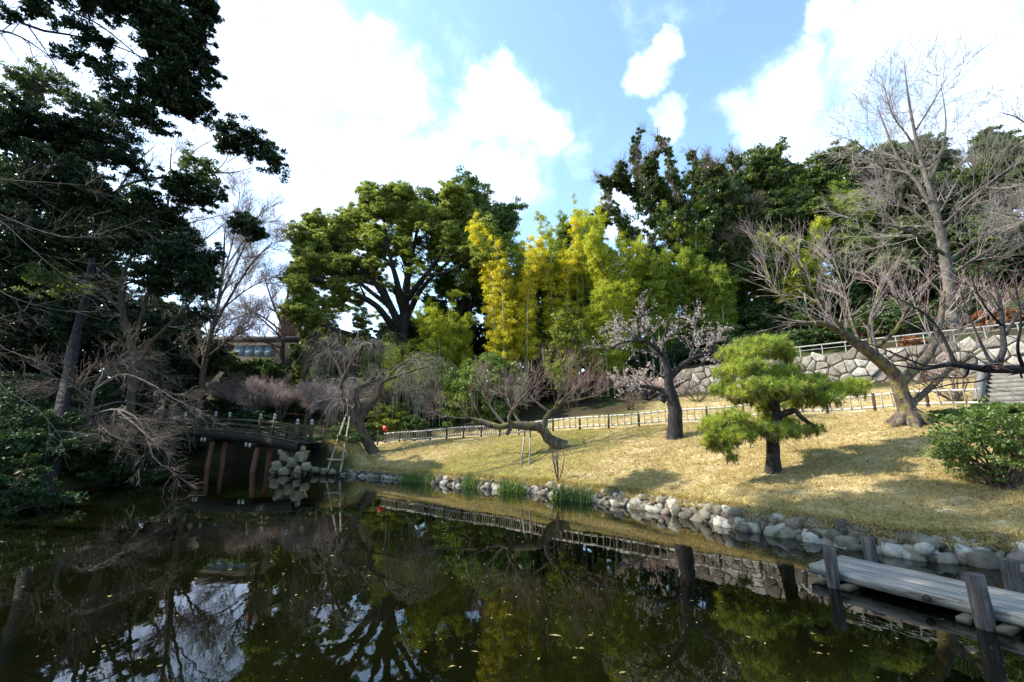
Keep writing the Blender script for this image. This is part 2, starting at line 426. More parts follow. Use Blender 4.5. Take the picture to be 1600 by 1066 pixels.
M['twig_grey'] = bark('grey_twig', [(.3, (.16, .13, .11)), (.7, (.38, .33, .29))], 3, bump=0)
M['twig_brown'] = bark('brown_twig', [(.3, (.12, .085, .065)), (.7, (.26, .19, .15))], 3, bump=0)
M['twig_pink'] = bark('pinkish_twig', [(.3, (.26, .18, .16)), (.7, (.50, .40, .37))], 3, bump=0)
M['twig_red'] = bark('red_twig', [(.3, (.14, .05, .05)), (.7, (.30, .14, .14))], 3, bump=0)
M['twig_dark'] = bark('dark_twig', [(.3, (.02, .016, .016)), (.7, (.07, .055, .05))], 3, bump=0)
M['culm'] = bark('bamboo_culm', [(.3, (.16, .19, .08)), (.7, (.42, .42, .26))], 2, .5, 0)
M['pole'] = bark('weathered_pole', [(.3, (.16, .13, .09)), (.7, (.42, .37, .29))], 8)
M['pole_pale'] = bark('pale_bamboo_pole', [(.3, (.42, .38, .30)), (.7, (.72, .68, .60))], 6, .6, 0)
M['fence_post'] = bark('charred_post', [(.3, (.02, .016, .014)), (.7, (.09, .07, .055))], 9)
M['edging'] = stone('edging_stone', [(0, (.06, .05, .035)), (.3, (.14, .12, .085)), (.55, (.24, .215, .16)), (.8, (.50, .46, .38)), (1, (.17, .12, .09))], 7, (.08, .075, .03))
M['boulder'] = stone('mossy_boulder', [(0, (.10, .08, .045)), (.5, (.20, .165, .10)), (1, (.36, .30, .20))], 6, (.09, .10, .035))
M['wallstone'] = stone('wall_stone', [(0, (.15, .12, .095)), (.35, (.25, .21, .165)), (.7, (.34, .295, .235)), (1, (.52, .47, .40))], 4.5, (.16, .13, .09))
M['wallback'] = plain('wall_joint', (.09, .075, .055), .95)
M['step'] = stone('step_stone', [(0, (.13, .12, .10)), (1, (.21, .195, .17))], 3, (.10, .095, .08))
M['dock'] = wood('weathered_plank', [(.30, (.025, .022, .02)), (.42, (.12, .105, .085)), (.54, (.31, .28, .235)), (.70, (.48, .44, .375))], (.55, 20, 6), 2.6, .85, .5)
M['dock_post'] = bark('split_post', [(.3, (.02, .017, .016)), (.55, (.09, .078, .072)), (.75, (.19, .17, .158))], 16, .9, .9, None, .12)
M['dock_cap'] = wood('beam_end', [(.3, (.04, .036, .022)), (.7, (.15, .135, .085))], (1, 1, 1), 6)
M['bridge_dark'] = wood('dark_timber', [(.3, (.007, .006, .005)), (.7, (.028, .022, .018))], (1, 1, 1), 9)
M['bridge_rail'] = wood('mossy_timber', [(.3, (.025, .022, .012)), (.55, (.075, .068, .03)), (.8, (.13, .115, .06))], (1, 1, 1), 9)
M['bridge_pier'] = wood('red_brown_timber', [(.3, (.16, .065, .04)), (.7, (.32, .15, .10))], (1, 1, .2), 9)
M['bridge_cap'] = plain('metal_cap', (.30, .33, .32), .5, .4)
M['bridge_end'] = plain('pale_beam_end', (.55, .52, .40), .8)
M['rail_white'] = plain('pale_rail', (.34, .325, .30), .6)
M['house_wall'] = plain('brown_facade', (.045, .030, .026), .9)
M['house_roof'] = plain('brown_roof', (.085, .068, .062), .9)
M['house_brick'] = plain('brick_tower', (.21, .10, .07), .9)
M['house_frame'] = plain('window_frame', (.5, .5, .5), .6)
M['red'] = plain('red_board', (.6, .04, .03), .5)
def glass_mat():
    m, nd, lk, out = new_mat('window_glass')
    p = nd.new('ShaderNodeBsdfPrincipled'); p.inputs['Base Color'].default_value = (.30, .36, .42, 1); p.inputs['Roughness'].default_value = .12
    p.inputs['Specular IOR Level'].default_value = .8
    lk.new(p.outputs[0], out.inputs[0]); return m
M['glass'] = glass_mat()
def water_mat():
    m, nd, lk, out = new_mat('pond_water')
    tc = nd.new('ShaderNodeTexCoord')
    nz = noise_n(nd, lk, tc.outputs['Object'], .25, 4, .6)
    col = ramp(nd, lk, nz, [(.35, (.0015, .0020, .0006)), (.65, (.0050, .0055, .0014))])
    p = nd.new('ShaderNodeBsdfPrincipled'); lk.new(col, p.inputs['Base Color']); p.inputs['Roughness'].default_value = .015
    p.inputs['IOR'].default_value = 1.42
    mp = nd.new('ShaderNodeMapping'); mp.inputs['Scale'].default_value = (1, .45, 1); lk.new(tc.outputs['Object'], mp.inputs[0])
    n1 = noise_n(nd, lk, mp.outputs[0], 1.6, 3, .5); n2 = noise_n(nd, lk, mp.outputs[0], 7., 2, .5)
    ad = nd.new('ShaderNodeMath'); ad.operation = 'MULTIPLY_ADD'; lk.new(n2, ad.inputs[0]); ad.inputs[1].default_value = .12; lk.new(n1, ad.inputs[2])
    b = nd.new('ShaderNodeBump'); b.inputs['Strength'].default_value = .05; b.inputs['Distance'].default_value = .06; lk.new(ad.outputs[0], b.inputs['Height'])
    lk.new(b.outputs[0], p.inputs['Normal']); lk.new(p.outputs[0], out.inputs[0]); return m
M['water'] = water_mat()
def ground_mat():
    """cover.r = dry lawn, cover.g = trodden path, cover.b = greener turf; elsewhere leaf litter"""
    m, nd, lk, out = new_mat('garden_ground')
    tc = nd.new('ShaderNodeTexCoord'); at_ = nd.new('ShaderNodeAttribute'); at_.attribute_name = 'cover'
    sep = nd.new('ShaderNodeSeparateColor'); lk.new(at_.outputs['Color'], sep.inputs[0])
    o = tc.outputs['Object']
    big = noise_n(nd, lk, o, .45, 5, .65); mid = noise_n(nd, lk, o, 2.6, 6, .7); fine = noise_n(nd, lk, o, 38., 4, .7)
    straw = ramp(nd, lk, mid, [(.30, (.20, .14, .055)), (.42, (.33, .25, .105)), (.55, (.46, .36, .18)), (.68, (.60, .49, .32))])
    green = ramp(nd, lk, mid, [(.3, (.13, .14, .025)), (.7, (.30, .27, .075))])
    gm = nd.new('ShaderNodeMath'); gm.operation = 'ADD'; lk.new(big, gm.inputs[0]); lk.new(sep.outputs[2], gm.inputs[1])
    gr = nd.new('ShaderNodeMapRange'); lk.new(gm.outputs[0], gr.inputs[0]); gr.inputs[1].default_value = .44; gr.inputs[2].default_value = .76
    lawn = mixc(nd, lk, gr.outputs[0], straw, green)
    tuft = noise_n(nd, lk, o, 7., 5, .75, .5); lawn = mixc(nd, lk, 1., lawn, ramp(nd, lk, tuft, [(.34, (.55, .52, .42)), (.52, (1, 1, 1)), (.66, (1.22, 1.2, 1.18))]), 'MULTIPLY')
    lawn = mixc(nd, lk, 1., lawn, ramp(nd, lk, fine, [(.3, (.42, .40, .34)), (.5, (.95, .95, .95)), (.68, (1.25, 1.22, 1.2))]), 'MULTIPLY')
    worn = noise_n(nd, lk, o, 1.1, 7, .75, .8); wr = nd.new('ShaderNodeMapRange'); lk.new(worn, wr.inputs[0]); wr.inputs[1].default_value = .53; wr.inputs[2].default_value = .66; wr.inputs[4].default_value = .75
    lawn = mixc(nd, lk, wr.outputs[0], lawn, (.25, .18, .10))
    path = ramp(nd, lk, mid, [(.3, (.30, .24, .16)), (.7, (.44, .37, .26))])
    litter = ramp(nd, lk, fine, [(.3, (.018, .014, .008)), (.6, (.06, .045, .025)), (.8, (.13, .095, .055))])
    moss = mixc(nd, lk, ramp(nd, lk, big, [(.45, (0, 0, 0)), (.6, (1, 1, 1))]), litter, (.035, .05, .012))
    c = mixc(nd, lk, sep.outputs[0], moss, lawn); c = mixc(nd, lk, sep.outputs[1], c, path)
    p = nd.new('ShaderNodeBsdfPrincipled'); lk.new(c, p.inputs['Base Color']); p.inputs['Roughness'].default_value = .95
    p.inputs['Specular IOR Level'].default_value = .1
    b = nd.new('ShaderNodeBump'); b.inputs['Strength'].default_value = .7; b.inputs['Distance'].default_value = .04; lk.new(fine, b.inputs['Height'])
    lk.new(b.outputs[0], p.inputs['Normal']); lk.new(p.outputs[0], out.inputs[0]); return m
M['ground'] = ground_mat()
# ------------------------------------------------------------------ terrain
D2 = unit(np.array([-.755, .656])); N2 = np.array([-D2[1], D2[0]]); N2 = np.array([.656, .755]); N2 = unit(N2)
B0 = np.array([3.5, 14.1])
def us(x, y):
    dx = np.asarray(x) - B0[0]; dy = np.asarray(y) - B0[1]
    return dx * D2[0] + dy * D2[1], dx * N2[0] + dy * N2[1]
def xy(u, s):
    return B0 + u * D2 + s * N2
bank_px = [(1600, 889), (1572, 883), (1442, 873), (1320, 853), (1169, 827), (1050, 803), (980, 791), (900, 779), (830, 769), (720, 759), (660, 753), (600, 747), (520, 740), (470, 738)]
BANK = np.array([onz(px, py, 0)[:2] for px, py in bank_px])
BANK = np.concatenate([[[12.5, 2.0], [11.6, 5.2]], BANK, [[-12.0, 25.6], [-13.9, 26.5], [-14.5, 28.6], [-15.4, 33.0], [-17.0, 38.0]]])
LEFT = np.array([[-23.0, 38.5], [-22.4, 33.0], [-22.2, 29.0], [-21.2, 26.0], [-19.0, 20.5], [-16.8, 15.5], [-14.6, 10.0], [-12.5, 5.5], [-11.0, 2.4], [-4, 1.5], [3, 1.3], [8, 1.6]])
POND = np.concatenate([BANK, LEFT])
def pond_sd(x, y):
    x = np.asarray(x, float); y = np.asarray(y, float)
    sh = x.shape; p = np.stack([x.ravel(), y.ravel()], 1)
    d = np.full(len(p), 1e9); ins = np.zeros(len(p), bool); n = len(POND)
    for i in range(n):
        a, b = POND[i], POND[(i + 1) % n]; e = b - a; w = p - a
        t = np.clip((w @ e) / (e @ e), 0, 1); d = np.minimum(d, np.linalg.norm(w - t[:, None] * e, axis=1))
        c = ((a[1] <= p[:, 1]) != (b[1] <= p[:, 1]))
        if abs(e[1]) > 1e-9: ins ^= c & (p[:, 0] < a[0] + (p[:, 1] - a[1]) / e[1] * e[0])
    return np.where(ins, -d, d).reshape(sh)
_ub, _sb = us(BANK[:15, 0], BANK[:15, 1]); _o = np.argsort(_ub); UB, SB = _ub[_o], _sb[_o]
# low bamboo fence line: measured base points (photo pixel, distance along the view)
fence_px = [(600, 691, 30.0), (700, 686, 27.6), (790, 681, 25.8), (862, 675, 24.3), (975, 667, 22.3), (1130, 656, 20.2), (1310, 646, 18.2), (1430, 638, 16.7), (1535, 634, 15.6)]
FEN = np.array([at(*q) for q in fence_px])
_uf, _sf = us(FEN[:, 0], FEN[:, 1]); _o = np.argsort(_uf); UF, SF, ZF = _uf[_o], _sf[_o], FEN[_o, 2]
SW = 17.7
def sstep(a, b, x):
    t = np.clip((x - a) / (b - a), 0, 1); return t * t * (3 - 2 * t)
def gz(x, y):
    x = np.asarray(x, float); y = np.asarray(y, float)
    u, s = us(x, y); sd = pond_sd(x, y)
    sb = np.interp(u, UB, SB); sf = np.interp(u, UF, SF); zf = np.interp(u, UF, ZF)
    t = np.clip((s - sb) / np.maximum(sf - sb, .5), 0, 1)
    zb0 = .42
    zr = zb0 + (zf - zb0) * (t ** .92)
    e = s - sf
    zr = np.where(e > 0, zf + .06 * np.clip(e / 1.8, 0, 1), zr)
    tw = np.clip((s - sf - 1.8) / np.maximum(SW - sf - 1.8, .5), 0, 1)
    zr = np.where(e > 1.8, zf + .06 + (5.0 - zf - .06) * tw, zr)
    wall = sstep(7.5, 5.2, u)
    up_wall = 1.85 * sstep(SW + .1, SW + .35, s) * wall
    hill = .42 * np.clip(s - SW - 3.2 * wall, 0, 30) + .1 * np.clip(s - SW - 34, 0, 60)
    zr = zr + np.where(s > SW, up_wall + hill, 0)
    zr = np.where(s < sb, zb0, zr)
    zk = np.interp(y, [26, 30, 34, 40, 50, 60, 80, 120], [.9, 1.5, 2.2, 3.3, 5.8, 9.0, 12.5, 14])
    w = sstep(17, 27, u) * sstep(26, 30, y)
    # abutment rise by the bridge
    z = zr * (1 - w) + zk * w
    ab = np.exp(-(((x + 10.7) / 1.9) ** 2 + ((y - 26.7) / 1.9) ** 2)); z = np.maximum(z, 1.75 * sstep(.0, .6, ab))
    wl = sstep(0, 3, (-9 - .33 * y) - x) * (1 - sstep(33, 42, y))
    zl = .35 + .26 * np.clip(sd, 0, 40)
    z = z * (1 - wl) + zl * wl
    z = z + .05 * np.sin(x * .9 + 1.3 * np.sin(y * .5)) * np.cos(y * .8) * np.clip(sd, 0, 1)
    f = sstep(-.45, .10, sd)
    return -1.1 * (1 - f) + np.maximum(z, .3) * f
def ongd(px, py, tmax=140):
    """first point of the ground that the photo's pixel looks at"""
    r = ray(px, py); t = np.linspace(3, tmax, 2400)
    P = np.array([0, 0, CAMH])[None] + r[None] * t[:, None]
    below = P[:, 2] < np.maximum(gz(P[:, 0], P[:, 1]), 0)
    i = int(np.argmax(below)) if below.any() else len(t) - 1
    return P[i]
def g3(x, y, dz=0.): return np.array([x, y, float(gz(x, y)) + dz])

def build_terrain():
    def axis(lo, hi, fine, coarse_hi):
        a = [np.arange(lo, hi, fine)]
        k = hi; st = fine
        while k < coarse_hi: a.append([k]); st *= 1.18; k += st
        k = lo - fine; st = fine
        while k > -coarse_hi: a.insert(0, [k]); st *= 1.18; k -= st
        return np.concatenate(a)
    X = axis(-27, 27, .3, 900); Y = axis(-1, 46, .3, 900)
    xx, yy = np.meshgrid(X, Y, indexing='ij'); zz = gz(xx, yy)
    V = np.stack([xx, yy, zz], -1).reshape(-1, 3)
    i = np.arange(len(X) * len(Y)).reshape(len(X), len(Y))
    Q = np.stack([i[:-1, :-1], i[1:, :-1], i[1:, 1:], i[:-1, 1:]], -1).reshape(-1, 4)
    o = MB().add(V, Q).build('ground', M['ground'], smooth=True); tag(o, kind='structure')
    u, s = us(V[:, 0], V[:, 1]); sf = np.interp(u, UF, SF); sb = np.interp(u, UB, SB)
    e = s - sf
    rag = 1.2 * np.sin(V[:, 0] * 1.1) + .9 * np.sin(V[:, 1] * 1.7 + 1)
    lawn = sstep(-.2, .3, s - sb) * (1 - sstep(SW - 2.2, SW - .2, s + .35 * rag)) * (1 - sstep(22.5, 26, u + .5 * rag)) * sstep(-14, -11, u + 0 * rag)
    lawn *= 1 - sstep(4.0, 6.0, e + .5 * rag) * sstep(3.0, 7.5, u)
    path = sstep(.1, .4, e) * (1 - sstep(1.5, 2.0, e)) * (1 - sstep(19, 23, u))
    green = .32 * np.exp(-(((u - 7.5) / 3.6) ** 2)) * (1 - sstep(-.5, 1, e)) - .02 - .12 * sstep(2, -4, u) * sstep(.3, 2.5, s - sb) + .1 * np.exp(-((s - sb - .3) / .5) ** 2)
    ca = o.data.color_attributes.new('cover', 'FLOAT_COLOR', 'POINT')
    ca.data.foreach_set('color', np.stack([lawn, path, np.clip(green, -.3, 1), np.ones_like(lawn)], 1).astype(np.float32).ravel())
    w = MB().add([[-45, -6, 0], [30, -6, 0], [30, 52, 0], [-45, 52, 0]], [[0, 1, 2, 3]]).build('pond_water', M['water']); tag(w, kind='structure')
build_terrain()

def lawn_points(n):
    out = []
    while sum(map(len, out)) < n:
        u = rng.uniform(-14, 19, n); s = rng.uniform(-1.5, 16, n)
        P = B0 + u[:, None] * D2 + s[:, None] * N2
        sb = np.interp(u, UB, SB); sf = np.interp(u, UF, SF); e = s - sf
        k = (s > sb + .15) & ((e < -.1) | (e > 2.1)) & (rng.uniform(0, 1, n) < np.where(e > 0, .35, 1.))
        k &= ~((e > 3.5) & (u > 4))
        out.append(P[k])
    P = np.concatenate(out)[:n]
    return np.column_stack([P, gz(P[:, 0], P[:, 1])])
def build_lawn():
    P = lawn_points(420000); k = rng.uniform(0, 1, len(P)) < np.clip(14 / np.hypot(P[:, 0], P[:, 1]), .25, 1) * (.35 + .65 * (np.sin(P[:, 0] * 2.3 + np.sin(P[:, 1] * 1.7) * 2) * np.sin(P[:, 1] * 2.9 + P[:, 0]) > -.3)); P = P[k]; n = len(P)
    A = rng.standard_normal((n, 3)) * .8 + np.array([0, 0, .7])
    o = MB().blades(P, A, np.where(rng.uniform(0, 1, n) < .12, rng.uniform(.08, .19, n), rng.uniform(.03, .10, n)), .007).build('lawn_grass', M['grass'])
    tag(o, 'short dry straw coloured turf covering the pond bank', 'grass', kind='stuff')
    q = rng.uniform(-14, 23, 26000); sb = np.interp(q, UB, SB); Pf = B0 + q[:, None] * D2 + (sb + rng.uniform(-.12, .22, len(q)))[:, None] * N2
    k = rng.uniform(0, 1, len(q)) < .3 + .7 * (np.sin(q * 3.1) * np.sin(q * 7.3 + 1) > -.1); Pf = Pf[k]
    A = rng.standard_normal((len(Pf), 3)) * .7 + np.array([-N2[0] * .9, -N2[1] * .9, .35])
    o = MB().blades(np.column_stack([Pf, np.maximum(gz(Pf[:, 0], Pf[:, 1]), .30) + .02]), A, rng.uniform(.08, .26, len(Pf)), .010).build('bank_edge_grass', M['grass'])
    tag(o, 'longer dry grass hanging over the stone edging of the pond', 'grass', kind='stuff')
    P = lawn_points(9000); n = len(P); A = rng.standard_normal((n, 3)); A[:, 2] *= .35
    o = MB().leaves(P + [0, 0, .03], A, rng.uniform(.02, .05, n), rng.uniform(.012, .025, n)).build('fallen_leaf_litter', M['dryleaf'])
    tag(o, 'small brown fallen leaves lying on the dry turf', 'leaf litter', kind='stuff')
build_lawn()

def build_float():
    n = 2300
    P = np.column_stack([rng.uniform(-9, 8, n), rng.uniform(3.2, 15, n)])
    k = (pond_sd(P[:, 0], P[:, 1]) < -.5) & (rng.uniform(0, 1, n) < np.clip(.35 + .09 * (P[:, 0] + 6), .12, 1) * np.clip(1.5 - P[:, 1] / 11, .15, 1)); P = P[k]; n = len(P)
    a = rng.uniform(0, 6.28, n); A = np.stack([np.cos(a), np.sin(a), 0 * a], 1)
    l = np.exp(rng.normal(-4.5, .55, n))
    o = MB().leaves(np.column_stack([P, np.full(n, .006)]), A, l, l * rng.uniform(.3, .8, n), np.tile([0, 0, 1.], (n, 1)) + .05 * rng.standard_normal((n, 3))).build('floating_leaf_scatter', M['floatleaf'])
    tag(o, 'tiny pale and yellow leaves scattered over the dark pond surface', 'floating leaves', kind='stuff')
    for px, py, L, lab in ((868, 993, .075, 'longest yellow leaf floating in the middle foreground of the pond'), (742, 1018, .045, 'pale cream leaf floating on the sky reflection left of centre')):
        c = onz(px, py, .008)
        o = MB().leaves([c], [[1, -.25, 0]], [L], [L * .3], np.array([[0, 0, 1.]])).build('floating_leaf', M['floatleaf'], origin=c); tag(o, lab, 'leaf')
build_float()

# ------------------------------------------------------------------ stone edging of the pond
def along(line, step):
    s = np.concatenate([[0], np.cumsum(np.linalg.norm(np.diff(line, axis=0), axis=1))])
    q = np.arange(0, s[-1], step); return np.stack([np.interp(q, s, line[:, 0]), np.interp(q, s, line[:, 1])], 1), q
def edging(line, name, label, size=.26, rows=2, hi=.46):
    mb = MB(); P, q = along(line, size * .86)
    for i, p in enumerate(P):
        j = min(i, len(P) - 2); d = unit(P[j + 1] - P[j]); nrm = np.array([-d[1], d[0]])
        if pond_sd(*(p + nrm * .3)) > 0: nrm = -nrm          # towards the water
        for r in range(rows):
            sz = size * rng.uniform(.65, 1.55) * (1.0 if r else 1.15)
            w = sz * rng.uniform(.55, .78); h = sz * rng.uniform(.42, .66); dpt = sz * rng.uniform(.5, .7)
            zc = ((.03 + .30 * r / max(1, rows - 1)) + .03 * rng.standard_normal()) * hi / .46
            off = (.12 - .14 * r / max(1, rows - 1)) + .035 * rng.standard_normal()
            c = np.array([*(p + nrm * off + d * rng.uniform(-.1, .1)), zc])
            a = math.atan2(d[1], d[0]) + rng.normal(0, .22); tl = rng.normal(0, .2)
            R = np.array([[math.cos(a), math.sin(a), 0], [-math.sin(a), math.cos(a), 0], [0, 0, 1]])
            R = np.array([[math.cos(tl), 0, math.sin(tl)], [0, 1, 0], [-math.sin(tl), 0, math.cos(tl)]]) @ R
            mb.rock(c, (w * 1.25, dpt * 1.15, h * 1.2), R)
    o = mb.build(name, M['edging']); return tag(o, label, 'stone wall')
edging(BANK[1:9], 'stone_edging_wall', 'low pale rubble stone edging of the pond under the sunny lawn, at the jetty end', .205, 3, .43)
edging(BANK[8:13], 'stone_edging_wall', 'low rubble stone edging of the pond behind the green iris clumps', .185, 3, .40)
edging(BANK[12:18], 'stone_edging_wall', 'low mossy bank edging between the tall props and the bridge boulders', .18, 2, .34)

def boulders():
    sp = [(434, 728, 25.9, 0.55), (446, 714, 25.8, 0.55), (452, 700, 25.9, 0.44), (463, 696, 25.6, 0.46), (458, 724, 25.3, 0.57), (470, 714, 25.2, 0.55), (478, 729, 24.7, 0.50),
          (492, 734, 25.8, 0.36), (427, 735, 26.0, 0.37), (507, 736, 25.4, 0.33), (548, 688, 27.2, 0.55), (466, 735, 24.8, 0.44), (444, 736, 25.4, 0.44), (520, 737, 25.0, 0.30), (440, 706, 26.0, 0.37), (472, 702, 25.3, 0.40)]
    words = ['broad boulder at the left foot of the rock face below the bridge', 'grey boulder half way up the rock face below the bridge', 'small pale boulder crowning the rock face at the bridge end',
             'boulder under the right end post of the bridge', 'largest boulder in the lower middle of the rock face', 'boulder at the upper right of the rock face', 'low boulder at the water right of the rock face',
             'low boulder left of the feet of the tall props', 'outermost boulder where the rock face meets the water', 'flat boulder just beside the left prop foot', 'round grey boulder behind the tall props under the leaning cherry',
             'boulder at the waterline in the middle of the rock face', 'wet boulder at the waterline left in the rock face', 'lowest stone between the two prop feet', 'small boulder on the left shoulder of the rock face', 'small boulder beneath the approach railing']
    for (px, py, Y, r), w in zip(sp, words):
        c = at(px, py, Y); a = rng.uniform(0, 6.28)
        Rm = np.array([[math.cos(a), math.sin(a), 0], [-math.sin(a), math.cos(a), 0], [0, 0, 1]])
        o = MB().rock(c, np.array([1.1, .9, 1.0]) * r * .66 * rng.uniform(.85, 1.1, 3), Rm, 3).build('boulder', M['boulder'], origin=c)
        tag(o, w, 'boulder', 'boulders by the bridge end')
boulders()

# ------------------------------------------------------------------ upper retaining wall, handrail, steps
def wall_frame(u): p = xy(u, SW); return p
def big_wall():
    t = thing('retaining_wall', 'high retaining wall of big irregular fitted stones behind the lawn', 'stone wall', (*xy(-6, SW), 5))
    mb = MB(); bk = MB()
    u0, u1 = 5.2, -26.0
    cw, ch = .66, .44
    nu = int((u0 - u1) / cw) + 1; nz = 5
    sd_ = {}
    for i in range(-1, nu + 1):
        for j in range(-1, nz + 1):
            sd_[i, j] = np.array([u1 + cw * (i + .5 + .25 * (j % 2)) + rng.uniform(-.29, .29), 4.6 + ch * (j + .35) + rng.uniform(-.19, .19)])
    ax3 = np.array([[D2[0], D2[1], 0], [-N2[0], -N2[1], 0], [0, 0, 1]])
    for (i, j), c in sd_.items():
        if not (0 <= i < nu and 0 <= j < nz): continue
        poly = [np.array([c[0] - 1, c[1] - 1]), np.array([c[0] + 1, c[1] - 1]), np.array([c[0] + 1, c[1] + 1]), np.array([c[0] - 1, c[1] + 1])]
        for a in range(-2, 3):
            for b in range(-2, 3):
                o = sd_.get((i + a, j + b))
                if o is None or (a == 0 and b == 0): continue
                n_ = o - c; l = np.linalg.norm(n_); n_ = n_ / l; h = l / 2 - .010
                nxt = []
                for k in range(len(poly)):
                    p, q = poly[k], poly[(k + 1) % len(poly)]; dp, dq = (p - c) @ n_ - h, (q - c) @ n_ - h
                    if dp <= 0: nxt.append(p)
                    if dp * dq < 0: nxt.append(p + (q - p) * dp / (dp - dq))
                poly = nxt
                if len(poly) < 3: break
            if len(poly) < 3: break
        if len(poly) < 3: continue
        poly = np.array(poly); m = len(poly); cen = poly.mean(0)
        bulge = rng.uniform(.0, .08); tilt = rng.normal(0, .09, 2)
        def row(k, dep, rot=0.):
            pp = cen + (poly - cen) * k; dd = dep + (pp - cen) @ tilt
            return np.array([[*(xy(p[0], SW + .06 - e)), p[1]] for p, e in zip(pp, dd)])
        V = np.concatenate([row(1, -.04), row(.985, .05 + bulge * .2), row(.95, .08 + bulge), row(0.6, .085 + bulge + rng.normal(0, .015))])
        idx = np.arange(4 * m).reshape(4, m); nx = np.roll(idx, -1, 1)
        Q = np.stack([idx[:-1], nx[:-1], nx[1:], idx[1:]], -1).reshape(-1, 4)
        T = [[idx[3, 0], idx[3, k], idx[3, k + 1]] for k in range(1, m - 1)]
        mb.add(V, Q, T)
    mb.build('stone_face', M['wallstone'], t)
    c = xy((u0 + u1) / 2, SW + .22)
    bk.box((*c, 5.65), (u0 - u1, .34, 2.3), np.array([[D2[0], D2[1], 0], [N2[0], N2[1], 0], [0, 0, 1]]))
    bk.build('wall_core', M['wallback'], t)
    # handrail on top
    t = thing('handrail', 'pale pipe handrail on short posts along the top of the stone wall', 'handrail', (*xy(-8, SW + .3), 6.9))
    U = np.linspace(.5, -26, 12)
    Pl = np.array([[*xy(u, SW + .35), 7.0 + .42] for u in U])
    for dz, r in ((0, .055),):
        mb = MB(); mb.tubes(Pl + [0, 0, dz], np.full(len(U), r * .8), 8); mb.build('rail', M['rail_white'], t, smooth=True)
    mb = MB(); mb.tubes(Pl - [0, 0, .24], np.full(len(U), .02), 6); mb.build('lower_rail', M['rail_white'], t, smooth=True)
    for u in np.arange(.5, -26, -1.1):
        p = xy(u, SW + .35); MB().tubes([[*p, 6.75], [*p, 7.40]], [.026, .026], 6).build('post', M['rail_white'], t)
big_wall()
def steps():
    b = ongd(1585, 640); 
    t = thing('stone_stairs', 'grey stone steps with side kerb climbing at the right edge', 'stairs', b)
    base = at(1530, 634, 16.2); bx = unit(np.array([.80, .60])); ax = np.array([bx[1], -bx[0]])
    ax3 = np.array([[ax[0], ax[1], 0], [bx[0], bx[1], 0], [0, 0, 1]])
    for k in range(9):
        c = base + np.array([*(ax * 1.6 + bx * (.3 + .40 * k)), .02 + .19 * k])
        MB().box(c, (3.0 + rng.normal(0, .03), .46, .20), ax3).build('step', M['step'], t)
    mb = MB(); a0 = base + np.array([*(-ax * .02), .12]); a1 = a0 + np.array([*(bx * 3.8), 1.85])
    mb.tubes([a0, (a0 + a1) / 2, a1], [.17, .17, .17], 4); mb.build('side_kerb', M['step'], t)
steps()

# ------------------------------------------------------------------ low bamboo fence
def fence(pts, name, label, step_post, pick):
    P = smooth_path(pts, 120); s = np.concatenate([[0], np.cumsum(np.linalg.norm(np.diff(P[:, :2], axis=0), axis=1))])
    def pos(q, dz=0.): 
        x, y = np.interp(q, s, P[:, 0]), np.interp(q, s, P[:, 1]); return np.array([x, y, max(float(gz(x, y)), .3) + dz])
    t = thing(name, label, 'fence', pos(0))
    n = 40; Q = np.linspace(0, s[-1], n)
    for hz, nm in ((.60, 'top_rail'), (.14, 'bottom_rail')):
        MB().tubes(np.array([pos(q, hz) for q in Q]), np.full(n, .046), 6, .05).build(nm, M['pole_pale'], t)
    for q in np.arange(.1, s[-1], step_post):
        a = pos(q, -.15); b = pos(q, .70) + rng.normal(0, .015, 3)
        MB().tubes([a, (a + b) / 2, b], [.06, .058, .052], 7, .08, True).build('post', M['fence_post'], t)
    k = 0
    for q in np.arange(.1, s[-1], pick):
        if k >= 98: break
        if abs((q - .1 + step_post / 2) % step_post - step_post / 2) < .12: continue
        a = pos(q, .06); b = pos(q, .66) + rng.normal(0, .02, 3); off = np.array([*(-N2 * .05), 0])
        MB().tubes([a + off, b + off], [.026, .024], 5).build('picket', M['pole'], t); k += 1
fence(FEN[:4], 'bamboo_fence', 'low bamboo fence with close pickets along the path left of the leaning plum', 1.25, .135)
fence(FEN[3:], 'bamboo_fence', 'low pale bamboo rail fence crossing the lawn behind the pine', 1.55, .33)

